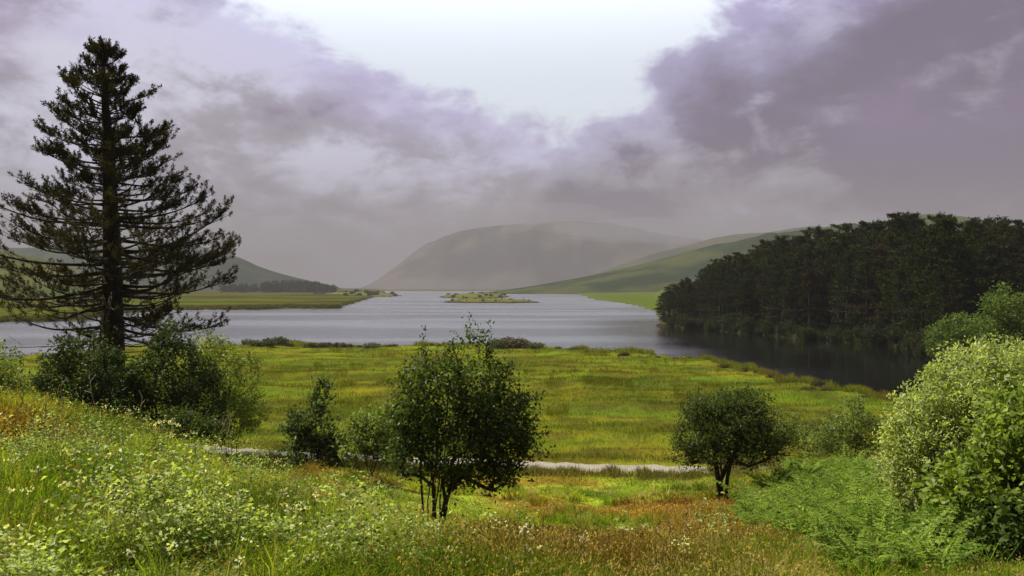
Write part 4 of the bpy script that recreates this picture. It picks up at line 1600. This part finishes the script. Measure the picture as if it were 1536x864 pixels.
def build_dead_stalks():
    """dry leaning stalks standing out of the grass at the crest and on the slope"""
    rng = np.random.default_rng(171)
    spots = [(86, 11.4), (148, 11.8), (315, 12.0), (70, 9.0), (205, 10.6), (585, 14.5), (30, 10.4), (330, 11.3), (600, 14.8), (880, 15.2), (1010, 13.0), (240, 8.3)]
    for i, (px, Y) in enumerate(spots):
        x, y, z = at(px, Y)
        segs = [[], [], [], []]
        L = rng.uniform(0.55, 0.95)
        d = norm(np.array([rng.uniform(-0.35, 0.35), rng.uniform(-0.2, 0.2), 1.0]))
        p = np.array([0, 0, -0.08])
        r = 0.008
        for k in range(6):
            q = p + d * L / 6
            for a_, v in zip(segs, (p, q, r, r * 0.86)):
                a_.append(v)
            if k > 2:
                e = q + norm(d + rng.normal(size=3) * 0.7) * rng.uniform(0.06, 0.16)
                for a_, v in zip(segs, (q, e, r * 0.6, 0.003)):
                    a_.append(v)
            d = norm(d + rng.normal(size=3) * 0.10)
            p = q
            r *= 0.86
        V, Q = tubes([np.array(v) for v in segs], 5)
        o = mesh_obj("dead_stalk", V, Q, M_STALK)
        o.location = (x, y, z)
        tag(o, "thin dry stalk sticking up out of the grass", "dead stalk", "dry stalks standing in the grass")


build_dead_stalks()


def bracken_proto(seed, label):
    rng = np.random.default_rng(seed)
    Ps, Ds, Ss, Ws, fr = [], [], [], [], []
    tone = rng.random(9)
    seg = [[], [], [], []]
    for f in range(9):
        a = 2 * math.pi * f / 9 + rng.uniform(-0.3, 0.3)
        L = rng.uniform(0.65, 1.0)
        rise = rng.uniform(0.85, 1.25)
        d = np.array([math.cos(a), math.sin(a), 0])
        sd = np.array([-math.sin(a), math.cos(a), 0])
        pts = [d * (L * 0.72 * t ** 1.3) + np.array([0, 0, L * (rise * 1.2 * t - 0.62 * t * t)]) for t in np.linspace(0, 1, 17)]
        for i in range(16):
            seg[0].append(pts[i])
            seg[1].append(pts[i + 1])
            seg[2].append(0.006 * (1 - i / 20))
            seg[3].append(0.006 * (1 - (i + 1) / 20))
        for i in range(4, 17):
            t = i / 16
            pl = 0.30 * L * (1 - t) ** 0.8 + 0.03
            for s in (-1, 1):
                pd = norm(sd * s + d * 0.45 + np.array([0, 0, -0.15]))
                Ps.append(pts[i])
                Ds.append(norm(pd + rng.normal(size=3) * 0.08))
                Ss.append(pl)
                Ws.append(0.040 * (1 - 0.4 * t))
                fr.append(f)
                for j in (0.25, 0.45, 0.65):
                    for s2 in (-1, 1):
                        Ps.append(pts[i] + pd * pl * j)
                        Ds.append(norm(pd * 0.6 + s2 * norm(pts[min(16, i + 1)] - pts[i - 1]) * 0.8 + rng.normal(size=3) * 0.15))
                        Ss.append(pl * 0.30 * (1.1 - j))
                        Ws.append(0.030)
                        fr.append(f)
    V, Q = leaf_quads(np.array(Ps), np.array(Ds), np.array(Ss), np.array(Ws), rng, 0.03)
    n = len(Ps)
    c = np.repeat(lerp3([0.045, 0.095, 0.009], [0.250, 0.330, 0.070], np.clip(rng.random(n) * 0.35 + 0.65 * tone[np.array(fr)], 0, 1)), 4, 0)
    V2, Q2 = tubes([np.array(s) for s in seg], 3)
    c2 = np.tile(np.array([[0.10, 0.13, 0.03]]), (len(V2), 1))
    V, Q = joined([(V, Q), (V2, Q2)])
    o = mesh_obj("bracken_fern", V, Q, M_GRASS, col=np.concatenate([c, c2]))
    return tag(o, label, "fern", "bracken ferns massed below the willow")


def build_bracken():
    rng = np.random.default_rng(91)
    lab = "bright green bracken fern in the fern bank below the willow"
    src = [bracken_proto(701 + i, lab) for i in range(3)]
    spots = []
    tries = 0
    while len(spots) < 150 and tries < 6000:
        tries += 1
        px = rng.uniform(1090, 1470)
        Y = math.exp(rng.uniform(math.log(6.3), math.log(25)))
        py = HOR + (CAMZ - gz(A(px) * Y, Y)) * F / Y
        # bank outline in direction space: a broad tongue narrowing towards us
        lo = np.interp(Y, [6.3, 8, 11, 14, 19, 25], [1290, 1250, 1190, 1130, 1120, 1180])
        hi = np.interp(Y, [6.3, 8, 11, 14, 19, 25], [1420, 1400, 1440, 1480, 1400, 1340])
        if not (lo < px < hi):
            continue
        x = A(px) * Y
        if any((x - q[0]) ** 2 + (Y - q[1]) ** 2 < 0.47 ** 2 for q in spots):
            continue
        if abs(px - 1082) < 30 and abs(Y - 21) < 1.5:
            continue
        spots.append((x, Y))
    for i, (x, Y) in enumerate(spots):
        s = rng.uniform(0.60, 1.10)
        loc = (x, Y, gz(x, Y) - 0.02)
        s *= 0.7 + 0.6 * float(vnoise(x * 0.9, Y * 0.9, 161))
        if i < 3:
            o = src[i]
        else:
            o = src[i % 3].copy()
            COL.objects.link(o)
        o.location = loc
        o.rotation_euler = (rng.uniform(-0.25, 0.25), rng.uniform(-0.25, 0.25), rng.random() * 6.28)
        o.scale = (s, s, s)
    print("bracken", len(spots))


build_bracken()


def build_reeds():
    rng = np.random.default_rng(95)
    n = 26000
    px = rng.uniform(-250, 575, n)
    a = A(px)
    Fy = shore_far(a)
    y = Fy * (1.0 + 0.02 + 0.03 * rng.random(n) ** 1.5)
    x = a * y
    h = rng.uniform(0.4, 1.1, n)
    w = 0.03 + 0.00035 * y * rng.uniform(0.6, 1.4, n)
    c = lerp3([0.030, 0.026, 0.008], [0.085, 0.085, 0.016], rng.random(n))
    V, Q, C = blades(x, y, h, w, rng.uniform(0.05, 0.5, n), c, rng)
    # the near shore: ragged sedge running along the edge of the meadow
    n = 54000
    px = rng.uniform(-600, 1345, n)
    a = A(px)
    thick = sstep(fbm(px * 0.03, px * 0, 151, 4), 0.36, 0.66)
    k = rng.random(n) < 0.25 + 0.75 * thick
    a, thick = a[k], thick[k]
    y = shore_near(a) * (1.004 - 0.045 * rng.random(len(a)) ** 1.4)
    h = rng.uniform(0.10, 0.50, len(a)) * (0.30 + 1.0 * thick)
    c = lerp3(lerp3([0.060, 0.070, 0.008], [0.14, 0.135, 0.022], rng.random(len(a))), [0.105, 0.062, 0.022], (fbm(a * 30, a * 0, 153, 2) > 0.52) * 0.6)
    V2, Q2, C2 = blades(a * y, y, h, (0.010 + 0.00022 * y) * rng.uniform(0.6, 1.5, len(a)), rng.uniform(0.1, 0.9, len(a)), c, rng)
    V, Q = joined([(V, Q), (V2, Q2)])
    C = np.concatenate([C, C2])
    n = 16000
    px = rng.uniform(985, 1440, n)
    a = A(px)
    y = shore_far(a) * (1.002 + 0.022 * rng.random(n))
    c = lerp3([0.012, 0.016, 0.004], [0.040, 0.050, 0.010], rng.random(n))
    V2, Q2, C2 = blades(a * y, y, rng.uniform(0.4, 1.1, n), 0.05 * rng.uniform(0.6, 1.5, n), rng.uniform(0.1, 0.9, n), c, rng)
    V, Q = joined([(V, Q), (V2, Q2)])
    C = np.concatenate([C, C2])
    tag(mesh_obj("reeds", V, Q, M_GRASS, col=C), "rough reeds and sedge along the edges of the lake", "reeds", None, 'stuff')


build_reeds()
